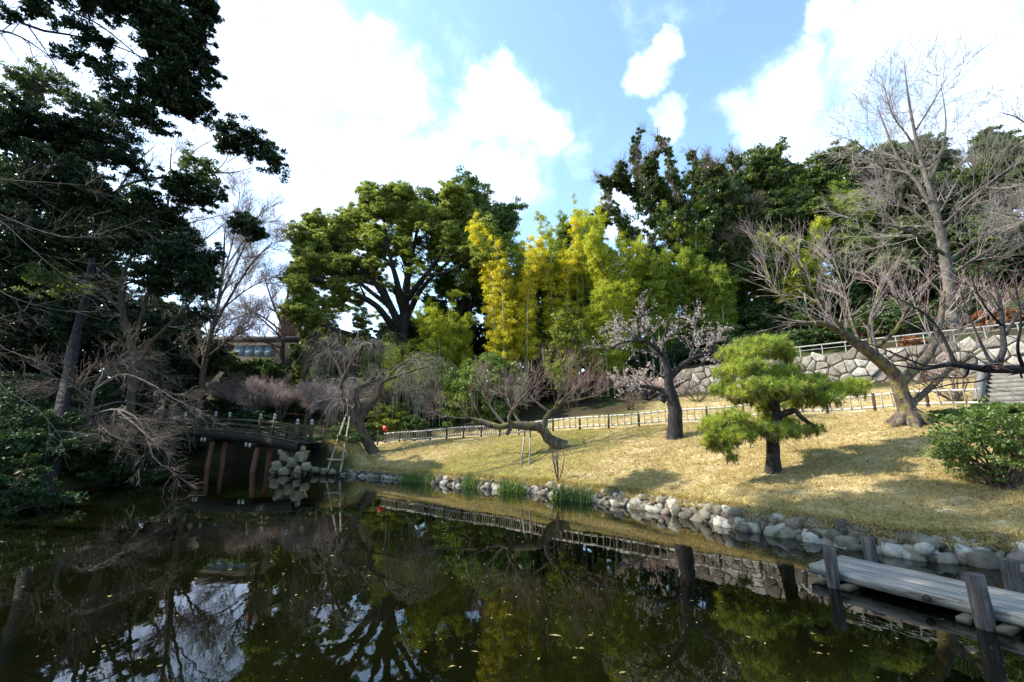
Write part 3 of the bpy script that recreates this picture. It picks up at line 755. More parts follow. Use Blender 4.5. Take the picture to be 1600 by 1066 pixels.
# ------------------------------------------------------------------ wooden jetty
def jetty():
    z1 = .22; th = .135
    c0 = onz(1261, 880, z1)[:2]; dv = unit(onz(1600, 961, z1)[:2] - c0); wv = np.array([-dv[1], dv[0]])
    if wv[1] < 0: wv = -wv
    wid = float((onz(1315, 867, z1)[:2] - c0) @ wv)
    def beside(px, off):
        """plan point on the line OFF metres beside the near edge that the photo shows at column px"""
        q = (px - CX) / F; s_ = np.linspace(-.5, 4, 900); Pn = c0 + wv * off + dv * s_[:, None]
        col = CX + F * Pn[:, 0] / (cp * Pn[:, 1] + sp * (.4 - CAMH)); return Pn[int(np.argmin(np.abs(col - px)))]
    Ln = 6.2
    t = thing('wooden_jetty', 'weathered grey plank jetty on round posts reaching over the pond', 'jetty', (*(c0 + wv * .5 + dv * 1.0), z1))
    ax = np.array([[dv[0], dv[1], 0], [wv[0], wv[1], 0], [0, 0, 1]])
    nb = 3
    for k in range(nb):
        w = wid / nb; e0 = rng.uniform(-.03, .03)
        c = np.array([*(c0 + wv * (w * (k + .5)) + dv * (Ln / 2 + e0)), z1 - th / 2 + rng.normal(0, .004)])
        g = 14; xs = np.linspace(-Ln / 2, Ln / 2, g)
        o = MB()
        V = []
        for x in xs:
            jy = rng.normal(0, .006, 2)
            prof = [(-w / 2 + .012 + jy[0], -th / 2), (w / 2 - .012 + jy[1], -th / 2), (w / 2 - .006 + jy[1], th / 2 - .02), (w / 2 - .025 + jy[1], th / 2), (-w / 2 + .025 + jy[0], th / 2), (-w / 2 + .006 + jy[0], th / 2 - .02)]
            V += [[x, a, b] for a, b in prof]
        V = np.array(V); idx = np.arange(g * 6).reshape(g, 6); nx = np.roll(idx, -1, 1)
        Q = np.stack([idx[:-1], nx[:-1], nx[1:], idx[1:]], -1).reshape(-1, 4)
        T = [[idx[0, 0], idx[0, i], idx[0, i + 1]] for i in range(1, 5)] + [[idx[-1, 0], idx[-1, i + 1], idx[-1, i]] for i in range(1, 5)]
        ob = MB().add(V, Q, T).build('plank', M['dock'])
        ob.parent = t; off = c - np.array(WORLD[t.name])
        ob.location = off; ob.rotation_euler = (0, 0, math.atan2(dv[1], dv[0]))
    p1 = beside(1297, -.10); p2 = beside(1528, -.11); q1 = beside(1358, wid + .10); q2 = beside(1580, wid + .10)
    def ztop(p, py):
        v = (CY - py) / F; return CAMH + p[1] * (v * cp + sp) / (cp - v * sp)
    for p, py, r in ((p1, 854, .083), (p2, 897, .092), (q1, 839, .088), (q2, 874, .09)):
        zt = ztop(p, py)
        K = 8; zz = np.linspace(-.6, zt, K); Pp = np.stack([p[0] + rng.normal(0, .004, K), p[1] + rng.normal(0, .004, K), zz], 1)
        o = MB().tubes(Pp, np.full(K, r) * (1 + .03 * rng.standard_normal(K)), 16, .035, True).build('post', M['dock_post'], t)
    for p in (p1, p2):
        for sgn in (-1, 1):
            c = np.array([*(p + wv * (wid / 2 + .1) + dv * sgn * .17), .036])
            MB().box(c, (.12, wid + .36, .06), ax).build('crossbeam', M['dock_cap'], t)
    # a knot-like bolt on the near face
    c = np.array([*(c0 + dv * 1.45 - wv * .012), z1 - .08]); MB().tubes([c + [*(wv * .03), 0], c - [*(wv * .025), 0]], [.045, .04], 10, 0, True).build('bolt', M['fence_post'], t)
jetty()

# ------------------------------------------------------------------ arched bridge
def bridge():
    A = np.array([-15.7, 27.5]); d = unit(np.array([-.845, .535])); nn = np.array([.535, .845]); Wd = 1.0
    t = thing('arched_bridge', 'dark arched timber bridge with mossy railings on red brown piers', 'bridge', (*A, 0))
    def zd(q): return np.interp(q, [-6, -4, 0, 3, 5.8, 8, 10.4, 14, 18], [1.45, 1.86, 2.28, 2.46, 2.56, 2.62, 2.64, 2.55, 2.3])
    def pt(q, off, dz=0.): p = A + d * q + nn * off; return np.array([p[0], p[1], float(zd(q)) + dz])
    q = np.linspace(-4.6, 17, 40)
    mb = MB()      # planked deck
    for k in range(len(q) - 1):
        a = pt(q[k], Wd / 2); b = pt(q[k + 1], Wd / 2); m = (a + b) / 2; l = np.linalg.norm(b - a); e = unit(b - a); n3 = np.array([nn[0], nn[1], 0]); w3 = np.cross(e, n3)
        mb.box(m - [0, 0, .015], (l * .96, Wd + .06, .07), np.array([e, n3, w3]))
    mb.build('deck', M['bridge_dark'], t)
    for off in (-.12, Wd + .12):
        sgn = -1 if off < 1 else 1; V = []
        for x in q:
            p = pt(x, off); V += [p + [*(nn * .08), -.56], p - [*(nn * .08), .56], p - [*(nn * .08), .06], p + [*(nn * .08), -.06]]
        idx = np.arange(len(q) * 4).reshape(-1, 4); nx = np.roll(idx, -1, 1)
        mb = MB().add(V, np.stack([idx[:-1], nx[:-1], nx[1:], idx[1:]], -1).reshape(-1, 4))
        mb.build('girder', M['bridge_dark'], t)
        mb = MB(); mb.tubes(np.array([pt(x, off, .0) for x in q]), np.full(len(q), .06), 4); mb.build('kerb_beam', M['bridge_rail'], t)
    posts = [-4.0, 0.0, 5.8, 10.4, 15.]
    for off in (.05, Wd - .05):
        for x in posts:
            a = pt(x, off)
            o = MB().box(a + [0, 0, .42], (.15, .15, 1.0), np.array([[d[0], d[1], 0], [nn[0], nn[1], 0], [0, 0, 1]])).build('rail_post', M['bridge_rail'], t)
            MB().lathe(a + [0, 0, .92], [(.0, .0), (.10, .0), (.10, .10), (.06, .12), (.06, .15), (.10, .2), (.085, .27), (.0, .36)], 10).build('finial', M['bridge_cap'], o, smooth=True)
        for hz, r, nm in ((.74, .055, 'top_rail'), (.42, .045, 'middle_rail'), (.14, .04, 'bottom_rail')):
            MB().tubes(np.array([pt(x, off, hz) for x in np.linspace(-4., 16.5, 36)]), np.full(36, r), 6).build(nm, M['bridge_rail'], t)
        for x in np.arange(-3, 15, 1.45):
            if min(abs(x - p) for p in posts) < .4: continue
            MB().box(pt(x, off, .3), (.09, .07, .55), np.array([[d[0], d[1], 0], [nn[0], nn[1], 0], [0, 0, 1]])).build('rail_stud', M['bridge_dark'], t)
    for x in (0.0, 5.8):
        for off, sg in ((.12, -1), (Wd - .12, 1)):
            a = pt(x, off, -.5); b = np.array([*(A + d * (x + .25) + nn * (off + sg * .12)), -.9])
            MB().tubes([a, (a + b) / 2, b], [.15, .155, .16], 10, .02).build('pier', M['bridge_pier'], t, smooth=True)
        for dx in (-.22, .22):
            c = pt(x + dx, Wd / 2, -.66)
            o = MB().box(c, (.16, Wd + 1.0, .22), np.array([[d[0], d[1], 0], [nn[0], nn[1], 0], [0, 0, 1]])).build('crossbeam', M['bridge_dark'], t)
            c2 = pt(x + dx, -.52, -.66)
            MB().box(c2, (.19, .05, .25), np.array([[d[0], d[1], 0], [nn[0], nn[1], 0], [0, 0, 1]])).build('end_cap', M['bridge_end'], o)
bridge()
def approach_rail():
    P = np.array([at(463, 690, 25.4), at(500, 690, 26.2), at(540, 690, 27.3), at(590, 690, 29.5)])
    t = thing('approach_railing', 'grey post and rail fence between the bridge end and the bamboo fence', 'railing', P[0])
    Pp = smooth_path(P, 12)
    for hz, nm in ((.62, 'top_rail'), (.22, 'bottom_rail')):
        MB().tubes(Pp + [0, 0, hz], np.full(12, .032), 6).build(nm, M['bridge_rail'], t)
    for k in (1, 3, 5, 7, 9, 11):
        p = Pp[k]; MB().tubes([p - [0, 0, .5], p + [0, 0, .72]], [.055, .05], 7, 0, True).build('post', M['bridge_rail'], t)
    c = at(602, 672, 30.8); c2 = c.copy(); c2[2] = float(gz(c[0], c[1]))
    t = thing('notice_board', 'small red board on a short post behind the bamboo fence', 'sign', c2)
    MB().box(c + [0, 0, .1], (.34, .05, .34)).build('panel', M['red'], t)
    MB().box((c + c2) / 2 + [.0, .06, 0], (.07, .05, max(.3, c[2] - c2[2] + .2))).build('post', M['fence_post'], t)
approach_rail()

# ------------------------------------------------------------------ far house
def house():
    Y = 58.0
    x0 = at(330, 550, Y)[0]; x1 = at(520, 550, Y)[0]; zt = at(400, 535, Y)[2]; zb = at(400, 600, Y)[2]; z1 = at(400, 541, Y)[2]; z0 = at(400, 556, Y)[2]
    t = thing('brown_house', 'low brown house with a long pale window behind the bare trees', 'house', ((x0 + x1) / 2, Y + 4, zb))
    MB().box(((x0 + x1) / 2, Y + 4.2, (zb - 3 + zt) / 2), (x1 - x0, 8, zt - zb + 3)).build('wall', M['house_wall'], t)
    rf = MB().box(((x0 + x1) / 2, Y + 4, zt + .3), (x1 - x0 + 1.2, 10, .6)).build('roof', M['house_roof'], t)
    tx = at(437, 500, Y)[0]; tz = at(437, 478, Y)[2]
    MB().box((tx, Y + 3, (zt + tz) / 2 + .3), (2.2, 2.2, tz - zt + .6)).build('chimney', M['house_brick'], rf)
    wa = at(367, 550, Y)[0]; wb = at(428, 550, Y)[0]
    fr = MB().box(((wa + wb) / 2, Y + .17, (z0 + z1) / 2), (wb - wa + .3, .12, z1 - z0 + .3)).build('window', M['house_frame'], t)
    xs = np.linspace(wa, wb, 5)
    for k in range(4):
        MB().box(((xs[k] + xs[k + 1]) / 2, Y + .10, (z0 + z1) / 2), (xs[k + 1] - xs[k] - .12, .06, z1 - z0)).build('pane', M['glass'], fr)
house()
# ------------------------------------------------------------------ vegetation builders
def px_limbs(specs, K=16):
    """specs: lists of (photo x, photo y, distance, radius)"""
    return limbs([[(*at(x, y, Y), r) for x, y, Y, r in sp_] for sp_ in specs], K)

def slim(P):
    """limb widths were measured on the picture, where things off the axis look wider"""
    q = P[0, 0]; return .88 * abs(q[1]) / math.hypot(q[0], q[1]) if q[1] > 3 else .9

def bare_tree(t, specs, lv, bark_m, twig_m, K=16, sides=9, jit=.05, world=False, rf=None, stubs=()):
    """trunk and limbs along given lines, then successive orders of branches (lv: spawn settings); returns the last orders"""
    P, R = limbs(specs, K) if world else px_limbs(specs, K)
    R = R * (rf or slim(P))
    mb = MB().tubes(P, R, sides, jit)
    kp = [i for i in range(len(P)) if i not in stubs]
    cur = (P[kp], R[kp]); orders = [cur]
    tw = MB()
    for i, kw in enumerate(lv):
        kw = dict(kw); src = kw.pop('src', None); heavy = kw.pop('heavy', False)
        if src is not None:
            Ps = np.concatenate([orders[k][0][:, :, :] if orders[k][0].shape[1] == orders[src[0]][0].shape[1] else resample(orders[k][0], orders[src[0]][0].shape[1]) for k in src])
            Rs = np.concatenate([orders[k][1] if orders[k][1].shape[1] == orders[src[0]][1].shape[1] else resample(orders[k][1][..., None], orders[src[0]][1].shape[1])[..., 0] for k in src])
        else: Ps, Rs = cur
        cur = spawn(Ps, Rs, **kw); orders.append(cur)
        (mb if heavy else tw).tubes(cur[0], cur[1], 6 if heavy else 3)
    mb.build('trunk', bark_m, t, smooth=True)
    if tw.n: tw.build('branchwork', twig_m, t)
    return orders
def resample(P, K):
    K0 = P.shape[1]; f = np.linspace(0, K0 - 1, K); i = np.minimum(f.astype(int), K0 - 2); w = (f - i)[None, :, None]
    return P[:, i] * (1 - w) + P[:, i + 1] * w

def evergreen(name, label, cat, base, H, W, leaf_m, bark_m, lean=(0, 0), n_limb=9, per=26, leaf=.15, group=None, crown0=.3, seedpush=0, clr=None, dens=1.0, sub=9, round_=1.0, droop=.25):
    """broad-leaved evergreen: tapered trunk, rising limbs, branches that end in leaf clumps"""
    t = thing(name, label, cat, base, group)
    base = np.asarray(base, float); r = max(.10, H * .018)
    top = base + np.array([lean[0], lean[1], H * .86])
    tr = [(*(base - [0, 0, .4]), r * 1.35), (*(base * .7 + top * .3 + rng.normal(0, .02 * H, 3)), r), (*(base * .4 + top * .6 + rng.normal(0, .02 * H, 3)), r * .7), (*top, r * .2)]
    P0, R0 = limbs([tr], 18)
    P1, R1 = spawn(P0, R0, n_limb, t=(crown0, .97), ang=(28, 62), L=(W * .40, W * .62), K=10, rr=.6, tip=.3, up=.25, wig=.10, grav=.1)
    P2, R2 = spawn(P1, R1, 5, t=(.3, 1.), ang=(25, 60), L=(W * .14, W * .26), K=6, rr=.6, tip=.35, up=.2, wig=.14)
    mb = MB().tubes(P0, R0, 9, .04).tubes(P1, R1, 6).tubes(P2, R2, 4)
    mb.build('trunk', bark_m, t, smooth=True)
    ends = np.concatenate([P1[:, -1], P2[:, -1], P2[:, 3], P0[:, -1]])
    fo = MB(); cr = W * .115 * (clr or 1.)
    clump_leaves(fo, ends, np.column_stack([np.full(len(ends), cr), np.full(len(ends), cr), np.full(len(ends), cr * .72 * round_)]), int(per * dens), leaf, sub, droop=droop)
    fo.build('crown', leaf_m, t)
    return t

def bush(name, label, cat, base, w, h, leaf_m, n=14, per=24, leaf=.07, depth=None, group=None, stem_m=None, sub=8, aspect=.42, droop=.15, stems=9, base_open=.1):
    """shrub: several stems from the ground and leaf clumps over a rounded body"""
    t = thing(name, label, cat, base, group); base = np.asarray(base, float); depth = depth or w
    c = in_ball(n, .3); c[:, 2] = np.abs(c[:, 2]) * .95 + base_open
    ends = base + c * np.array([w / 2, depth / 2, h]) * np.array([.82, .82, .85])
    sp_ = []
    for e in ends[rng.integers(0, n, stems)]:
        b = base + np.array([*(rng.normal(0, .06 * w, 2)), -.1]); m = (b + e) / 2 + rng.normal(0, .05 * w, 3)
        sp_.append([(*b, .012 * h + .008), (*m, .010 * h + .006), (*e, .004 * h + .003)])
    P, R = limbs(sp_, 7); P2, R2 = spawn(P, R, 4, t=(.4, 1), L=(.12 * w, .25 * w), K=5, rr=.6, up=.2)
    MB().tubes(P, R, 5).tubes(P2, R2, 3).build('stem', stem_m or M['bark_brown'], t)
    cr = np.array([w * .20, depth * .20, h * .19])
    fo = MB(); clump_leaves(fo, ends, np.tile(cr, (n, 1)) * rng.uniform(.75, 1.2, (n, 1)), per, leaf, sub, droop=droop, aspect=aspect)
    fo.build('foliage', leaf_m, t); return t

def bamboo(label, base, H, n, leaf_m, spread=1.6, lean=(0, 0), group='bamboo clumps on the slope', leaf=.135, nb=64, per=66, t0=.28, visible_culm=6):
    t = thing('bamboo_clump', label, 'bamboo', base, group); base = np.asarray(base, float)
    sp_ = []
    for k in range(n):
        a = rng.uniform(0, 6.28); q = spread * math.sqrt(rng.uniform(0, 1)); b = base + np.array([q * math.cos(a), q * math.sin(a), -.3])
        h = H * rng.uniform(.74, 1.02); d = np.array([lean[0], lean[1], 0]) + np.array([math.cos(a), math.sin(a), 0]) * .07 * h + rng.normal(0, .02 * h, 3) * [1, 1, 0]
        sp_.append([(*b, .055), (*(b + d * .12 + [0, 0, h * .4]), .05), (*(b + d * .45 + [0, 0, h * .75]), .035), (*(b + d * 1.5 + [0, 0, h]), .006)])
    P, R = limbs(sp_, 22)
    for k in range(min(visible_culm, n)): MB().tubes(P[k], R[k], 6).build('culm', M['culm'], t, smooth=True)
    P1, R1 = spawn(P, R, nb, t=(t0, 1.), ang=(40, 72), L=(.7, 1.4), K=6, rr=.3, tip=.3, up=.25, wig=.08, grav=-.75, rmin=.006)
    tw = MB().tubes(P[visible_culm:], R[visible_culm:], 5).tubes(P1, R1, 3)
    tw.build('branchwork', M['culm'], t)
    b, tan = pts_on(P1, per, (.3, 1.0), .10)
    A = tan * .7 + rng.normal(0, .55, b.shape) + np.array([0, 0, -.55])
    l = leaf * rng.uniform(.7, 1.3, len(b))
    MB().leaves(b + unit(A) * l[:, None] * .6, A, l, l * .19, rng.normal(0, .6, b.shape) + np.array([0, 0, 1.])).build('foliage', leaf_m, t)
    return t

# ------------------------------------------------------------------ hero trees on the lawn
def pine():
    b = ongd(1208, 738); Y = b[1]
    t = thing('pine_tree', 'small yellow green pine with layered needle pads and a bare dark trunk', 'pine tree', b)
    s = Y / 680
    r = 15 * s
    specs = [[(1208, 745, Y, r * 1.15), (1209, 715, Y, r * .82), (1207, 685, Y, r * .72), (1214, 655, Y + .05, r * .62), (1209, 622, Y + .1, r * .5), (1196, 590, Y, r * .38), (1185, 560, Y, r * .22), (1180, 535, Y, r * .1)],
             [(1209, 676, Y, r * .5), (1180, 665, Y - .2, r * .4), (1150, 660, Y - .4, r * .3), (1120, 668, Y - .5, r * .15)],
             [(1212, 652, Y, r * .5), (1240, 642, Y - .2, r * .38), (1250, 650, Y - .3, r * .32), (1262, 660, Y - .35, r * .26), (1280, 668, Y - .3, r * .1)],
             [(1210, 628, Y, r * .45), (1245, 615, Y, r * .36), (1290, 608, Y + .1, r * .28), (1340, 606, Y + .2, r * .12)],
             [(1204, 606, Y, r * .4), (1175, 598, Y + .3, r * .3), (1140, 596, Y + .3, r * .15)],
             [(1198, 594, Y, r * .3), (1220, 575, Y + .4, r * .25), (1236, 560, Y + .5, r * .1)],
             [(1208, 640, Y, r * .4), (1200, 625, Y - .6, r * .3), (1195, 612, Y - 1.0, r * .12)],
             [(1208, 690, Y, r * .3), (1200, 668, Y + .6, r * .22), (1215, 655, Y + 1.0, r * .1)]]
    P, R = px_limbs(specs, 16); R = R * slim(P)
    MB().tubes(P, R, 10, .06).build('trunk', M['bark_dark'], t, smooth=True)
    pads = [(1176, 545, 0, 38, 20), (1205, 540, .3, 32, 24), (1150, 555, -.2, 32, 17), (1228, 552, .5, 18, 20), (1135, 582, .3, 22, 17), (1165, 575, -.6, 36, 18), (1130, 607, .2, 22, 18), (1215, 580, .0, 38, 16),
            (1180, 608, -.8, 42, 20), (1215, 605, -1.0, 38, 18), (1160, 620, .5, 30, 15), (1250, 603, -.2, 40, 22), (1280, 622, -.3, 36, 14), (1270, 595, .4, 28, 15), (1308, 608, .1, 26, 15), (1338, 604, .2, 24, 17), (1240, 628, .6, 26, 13), (1200, 634, .8, 28, 13),
            (1140, 652, -.3, 34, 15), (1115, 670, -.5, 24, 20), (1150, 678, -.6, 36, 18), (1130, 692, -.5, 22, 17), (1112, 690, -.3, 14, 13), (1143, 713, -.4, 9, 6), (1185, 668, -.3, 34, 15), (1215, 672, -.5, 30, 13), (1240, 672, -.4, 22, 10),
            (1272, 670, -.3, 20, 8), (1235, 660, .6, 18, 9), (1200, 652, 1.0, 28, 11)]
    cs = []; rs = []
    for x, y, dY, rx, ry in pads:
        c = at(x, y, Y + dY); n = max(6, int(rx * ry / 7.5))
        q = in_ball(n, .55) * np.array([rx * s * .92, rx * s * .9, ry * s * .85])
        cs.append(c + q)
    T = np.concatenate(cs); n = len(T)
    # each tuft: a short shoot and a brush of needles
    up = unit(rng.normal(0, .5, (n, 3)) + np.array([0, 0, 1.]))
    per = 54
    A = np.repeat(up, per, 0) * .55 + rng.normal(0, .62, (n * per, 3)); b0 = np.repeat(T, per, 0) - np.repeat(up, per, 0) * rng.uniform(0, .10, (n * per, 1))
    MB().blades(b0, A, rng.uniform(.11, .23, n * per), .0075).build('needle_foliage', M['pine'], t)
    kb = rng.choice(n, n // 3, replace=False); A = np.repeat(up[kb], 26, 0) * .2 + rng.normal(0, .7, (26 * len(kb), 3)) - [0, 0, .35]
    MB().blades(np.repeat(T[kb] - up[kb] * .12, 26, 0), A, rng.uniform(.08, .16, len(A)), .006).build('old_needle_foliage', M['dryleaf'], t)
    sh = np.stack([T - up * .22 + rng.normal(0, .03, T.shape), T], 1)
    MB().tubes(np.stack([sh[:, 0], (sh[:, 0] + sh[:, 1]) / 2, sh[:, 1]], 1), np.tile([.010, .008, .005], (n, 1)), 3).build('shoot', M['bark_brown'], t)
pine()

def plum_right():
    b = ongd(1424, 662); Y = b[1]; s = Y / 680
    t = thing('old_plum_tree', 'thick mossy leafless plum with three spreading limbs and a flared base', 'plum tree', b)
    specs = [[(1428, 668, Y, 30 * s), (1422, 650, Y, 22 * s), (1414, 630, Y, 20 * s), (1406, 606, Y, 19 * s), (1398, 585, Y - .05, 17 * s), (1372, 562, Y - .2, 15 * s), (1345, 541, Y - .4, 14 * s), (1315, 520, Y - .5, 10 * s), (1285, 506, Y - .6, 7 * s), (1245, 506, Y - .7, 5 * s)],
             [(1404, 600, Y, 15 * s), (1425, 580, Y + .1, 14 * s), (1445, 562, Y + .2, 13 * s), (1457, 540, Y + .3, 11 * s), (1465, 515, Y + .4, 9 * s), (1472, 490, Y + .4, 6 * s), (1476, 455, Y + .3, 3 * s)],
             [(1420, 634, Y, 11 * s), (1440, 618, Y - .1, 8 * s), (1462, 598, Y - .3, 7.5 * s), (1485, 575, Y - .5, 7 * s), (1510, 562, Y - .8, 5 * s), (1545, 540, Y - 1.1, 2.5 * s)],
             [(1372, 562, Y - .2, 8 * s), (1364, 535, Y + .1, 7 * s), (1358, 510, Y + .4, 5.5 * s), (1366, 480, Y + .5, 4 * s), (1376, 440, Y + .6, 2 * s)],
             [(1366, 545, Y, 6 * s), (1385, 530, Y - .3, 5.5 * s), (1402, 512, Y - .5, 5 * s), (1412, 490, Y - .6, 3.5 * s), (1405, 455, Y - .7, 2 * s)],
             [(1300, 512, Y - .5, 5 * s), (1262, 490, Y - .4, 4 * s), (1228, 470, Y - .3, 3.2 * s), (1205, 440, Y - .2, 2.4 * s), (1192, 400, Y, 1.4 * s)],
             [(1330, 530, Y - .4, 5 * s), (1290, 480, Y - .8, 3.6 * s), (1255, 430, Y - 1.1, 2.4 * s), (1240, 390, Y - 1.2, 1.2 * s)],
             [(1455, 545, Y + .3, 6 * s), (1490, 520, Y + .6, 4.5 * s), (1530, 500, Y + .9, 3.2 * s), (1570, 470, Y + 1.1, 1.6 * s)],
             [(1345, 541, Y - .4, 4 * s), (1330, 500, Y + .3, 3.4 * s), (1318, 450, Y + .8, 2 * s), (1300, 400, Y + 1.2, 1.2 * s)]]
    o = bare_tree(t, specs, [dict(n=9, t=(.45, 1.), ang=(30, 70), L=(1.0, 2.5), K=8, rr=.26, tip=.35, up=.7, wig=.06, rmin=.010),
                         dict(n=6, t=(.15, .95), ang=(20, 50), L=(.6, 1.7), K=6, rr=.5, up=.45, wig=.05, rmin=.0055),
                         dict(n=3, t=(.2, 1.), ang=(20, 50), L=(.15, .5), K=4, rr=.7, up=.2, wig=.08, rmin=.0045)], M['bark_plum'], M['twig_pink'], K=20, sides=12, jit=.055, rf=.56)
    # buttress roots
    ro = []
    for a in np.linspace(0, 6.28, 7)[:-1]:
        e = b + np.array([math.cos(a), math.sin(a), 0]) * 34 * s; e[2] = float(gz(e[0], e[1])) - .06
        m = b + (e - b) * .45; m[2] = max(m[2], float(gz(m[0], m[1]))) + .10
        ro.append([(*(b + [0, 0, .34]), 12 * s), (*m, 10 * s), (*e, 3 * s)])
    P, R = limbs(ro, 8); MB().tubes(P, R, 8, .05).build('root', M['bark_plum'], t, smooth=True)
plum_right()

def blossom_plum():
    b = ongd(1055, 684); Y = b[1]; s = Y / 680 * .8
    t = thing('blossoming_plum_tree', 'dark trunked plum in pale pink white blossom standing just below the fence', 'plum tree', b)
    specs = [[(1054, 690, Y, 19 * s), (1055, 665, Y, 17 * s), (1055, 640, Y, 15 * s), (1049, 617, Y, 13 * s), (1045, 598, Y, 11 * s), (1044, 580, Y, 10 * s), (1038, 565, Y, 8 * s), (1034, 552, Y, 6 * s), (1036, 530, Y + .2, 3.5 * s), (1046, 505, Y + .3, 1.6 * s)],
             [(1046, 590, Y, 9 * s), (1062, 575, Y - .1, 7.5 * s), (1078, 563, Y - .2, 6 * s), (1100, 553, Y - .3, 4 * s), (1125, 545, Y - .4, 2 * s)],
             [(1034, 556, Y, 4.5 * s), (1022, 542, Y - .3, 4 * s), (1004, 532, Y - .5, 3 * s), (975, 535, Y - .6, 2 * s), (945, 548, Y - .7, 1. * s)],
             [(1050, 622, Y, 8 * s), (1038, 612, Y + .2, 6.5 * s), (1020, 606, Y + .3, 5 * s), (1000, 604, Y + .5, 3.5 * s), (975, 612, Y + .7, 1.5 * s)],
             [(1078, 563, Y - .2, 4 * s), (1082, 540, Y + .2, 3 * s), (1088, 518, Y + .3, 2.2 * s), (1085, 495, Y + .4, 1.2 * s)],
             [(1034, 552, Y, 4 * s), (1018, 525, Y + .5, 3 * s), (1000, 505, Y + .8, 2 * s), (1010, 482, Y + .9, 1.2 * s)],
             [(1062, 575, Y, 4 * s), (1095, 570, Y + .7, 3 * s), (1112, 545, Y + 1.0, 2 * s), (1118, 520, Y + 1.1, 1.2 * s)],
             [(1020, 542, Y, 3 * s), (985, 520, Y + .3, 2.2 * s), (965, 505, Y + .4, 1.2 * s)]]
    o = bare_tree(t, specs, [dict(n=10, t=(.35, 1.), ang=(30, 70), L=(.6, 1.5), K=7, rr=.32, up=.4, wig=.12, rmin=.011, heavy=True),
                         dict(n=7, t=(.2, 1.), ang=(25, 60), L=(.3, .9), K=5, rr=.5, up=.3, wig=.1, rmin=.008)], M['bark_black'], M['twig_grey'], K=18, sides=11, jit=.05)
    q, tan = pts_on(np.concatenate([o[2]], 0) if False else o[2][0], 6, (.1, 1.), .03); k = rng.uniform(0, 1, len(q)) < .4; q = q[k]
    q2, _ = pts_on(o[1][0], 5, (.4, 1.), .02); q = np.concatenate([q, q2])
    n = len(q); MB().leaves(np.repeat(q, 3, 0) + rng.normal(0, .018, (3 * n, 3)), rng.standard_normal((3 * n, 3)), .022, .018).build('blossom', M['blossom'], t)
    # the cut stub under the low limb
    MB().tubes([at(1042, 620, Y - .3), at(1030, 622, Y - .5), at(1040, 628, Y - .6)], [.12, .10, .09], 8, .05, True).build('stub', M['bark_black'], t)
blossom_plum()

def low_blossom(px, py, H, W, label, mat, n=10):
    b = ongd(px, py); t = thing('blossoming_plum_tree', label, 'plum tree', b)
    specs = []
    for k in range(n):
        a = rng.uniform(0, 6.28); e = b + np.array([math.cos(a) * W / 2, math.sin(a) * W / 2, H * rng.uniform(.45, .9)]); m = b + (e - b) * .4 + [0, 0, .15 * H]
        specs.append([(*b, .10), (*m, .06), (*e, .02)])
    o = bare_tree(t, specs, [dict(n=9, t=(.2, 1), ang=(30, 70), L=(.5, 1.2), K=6, rr=.5, up=.35, wig=.12, rmin=.010), dict(n=6, t=(.2, 1), ang=(25, 60), L=(.2, .6), K=5, rr=.6, up=.3, wig=.1, rmin=.007)],
                  M['bark_black'], M['twig_grey'], K=9, sides=7, world=True)
    q, _ = pts_on(o[2][0], 9, (.1, 1.), .03); n = len(q)
    MB().leaves(np.repeat(q, 2, 0) + rng.normal(0, .025, (2 * n, 3)), rng.standard_normal((2 * n, 3)), .032, .026).build('blossom', mat, t)
low_blossom(1012, 626, 1.9, 4.6, 'low spreading plum covered in pink blossom left of the dark blossoming trunk', M['blossom_pink'])

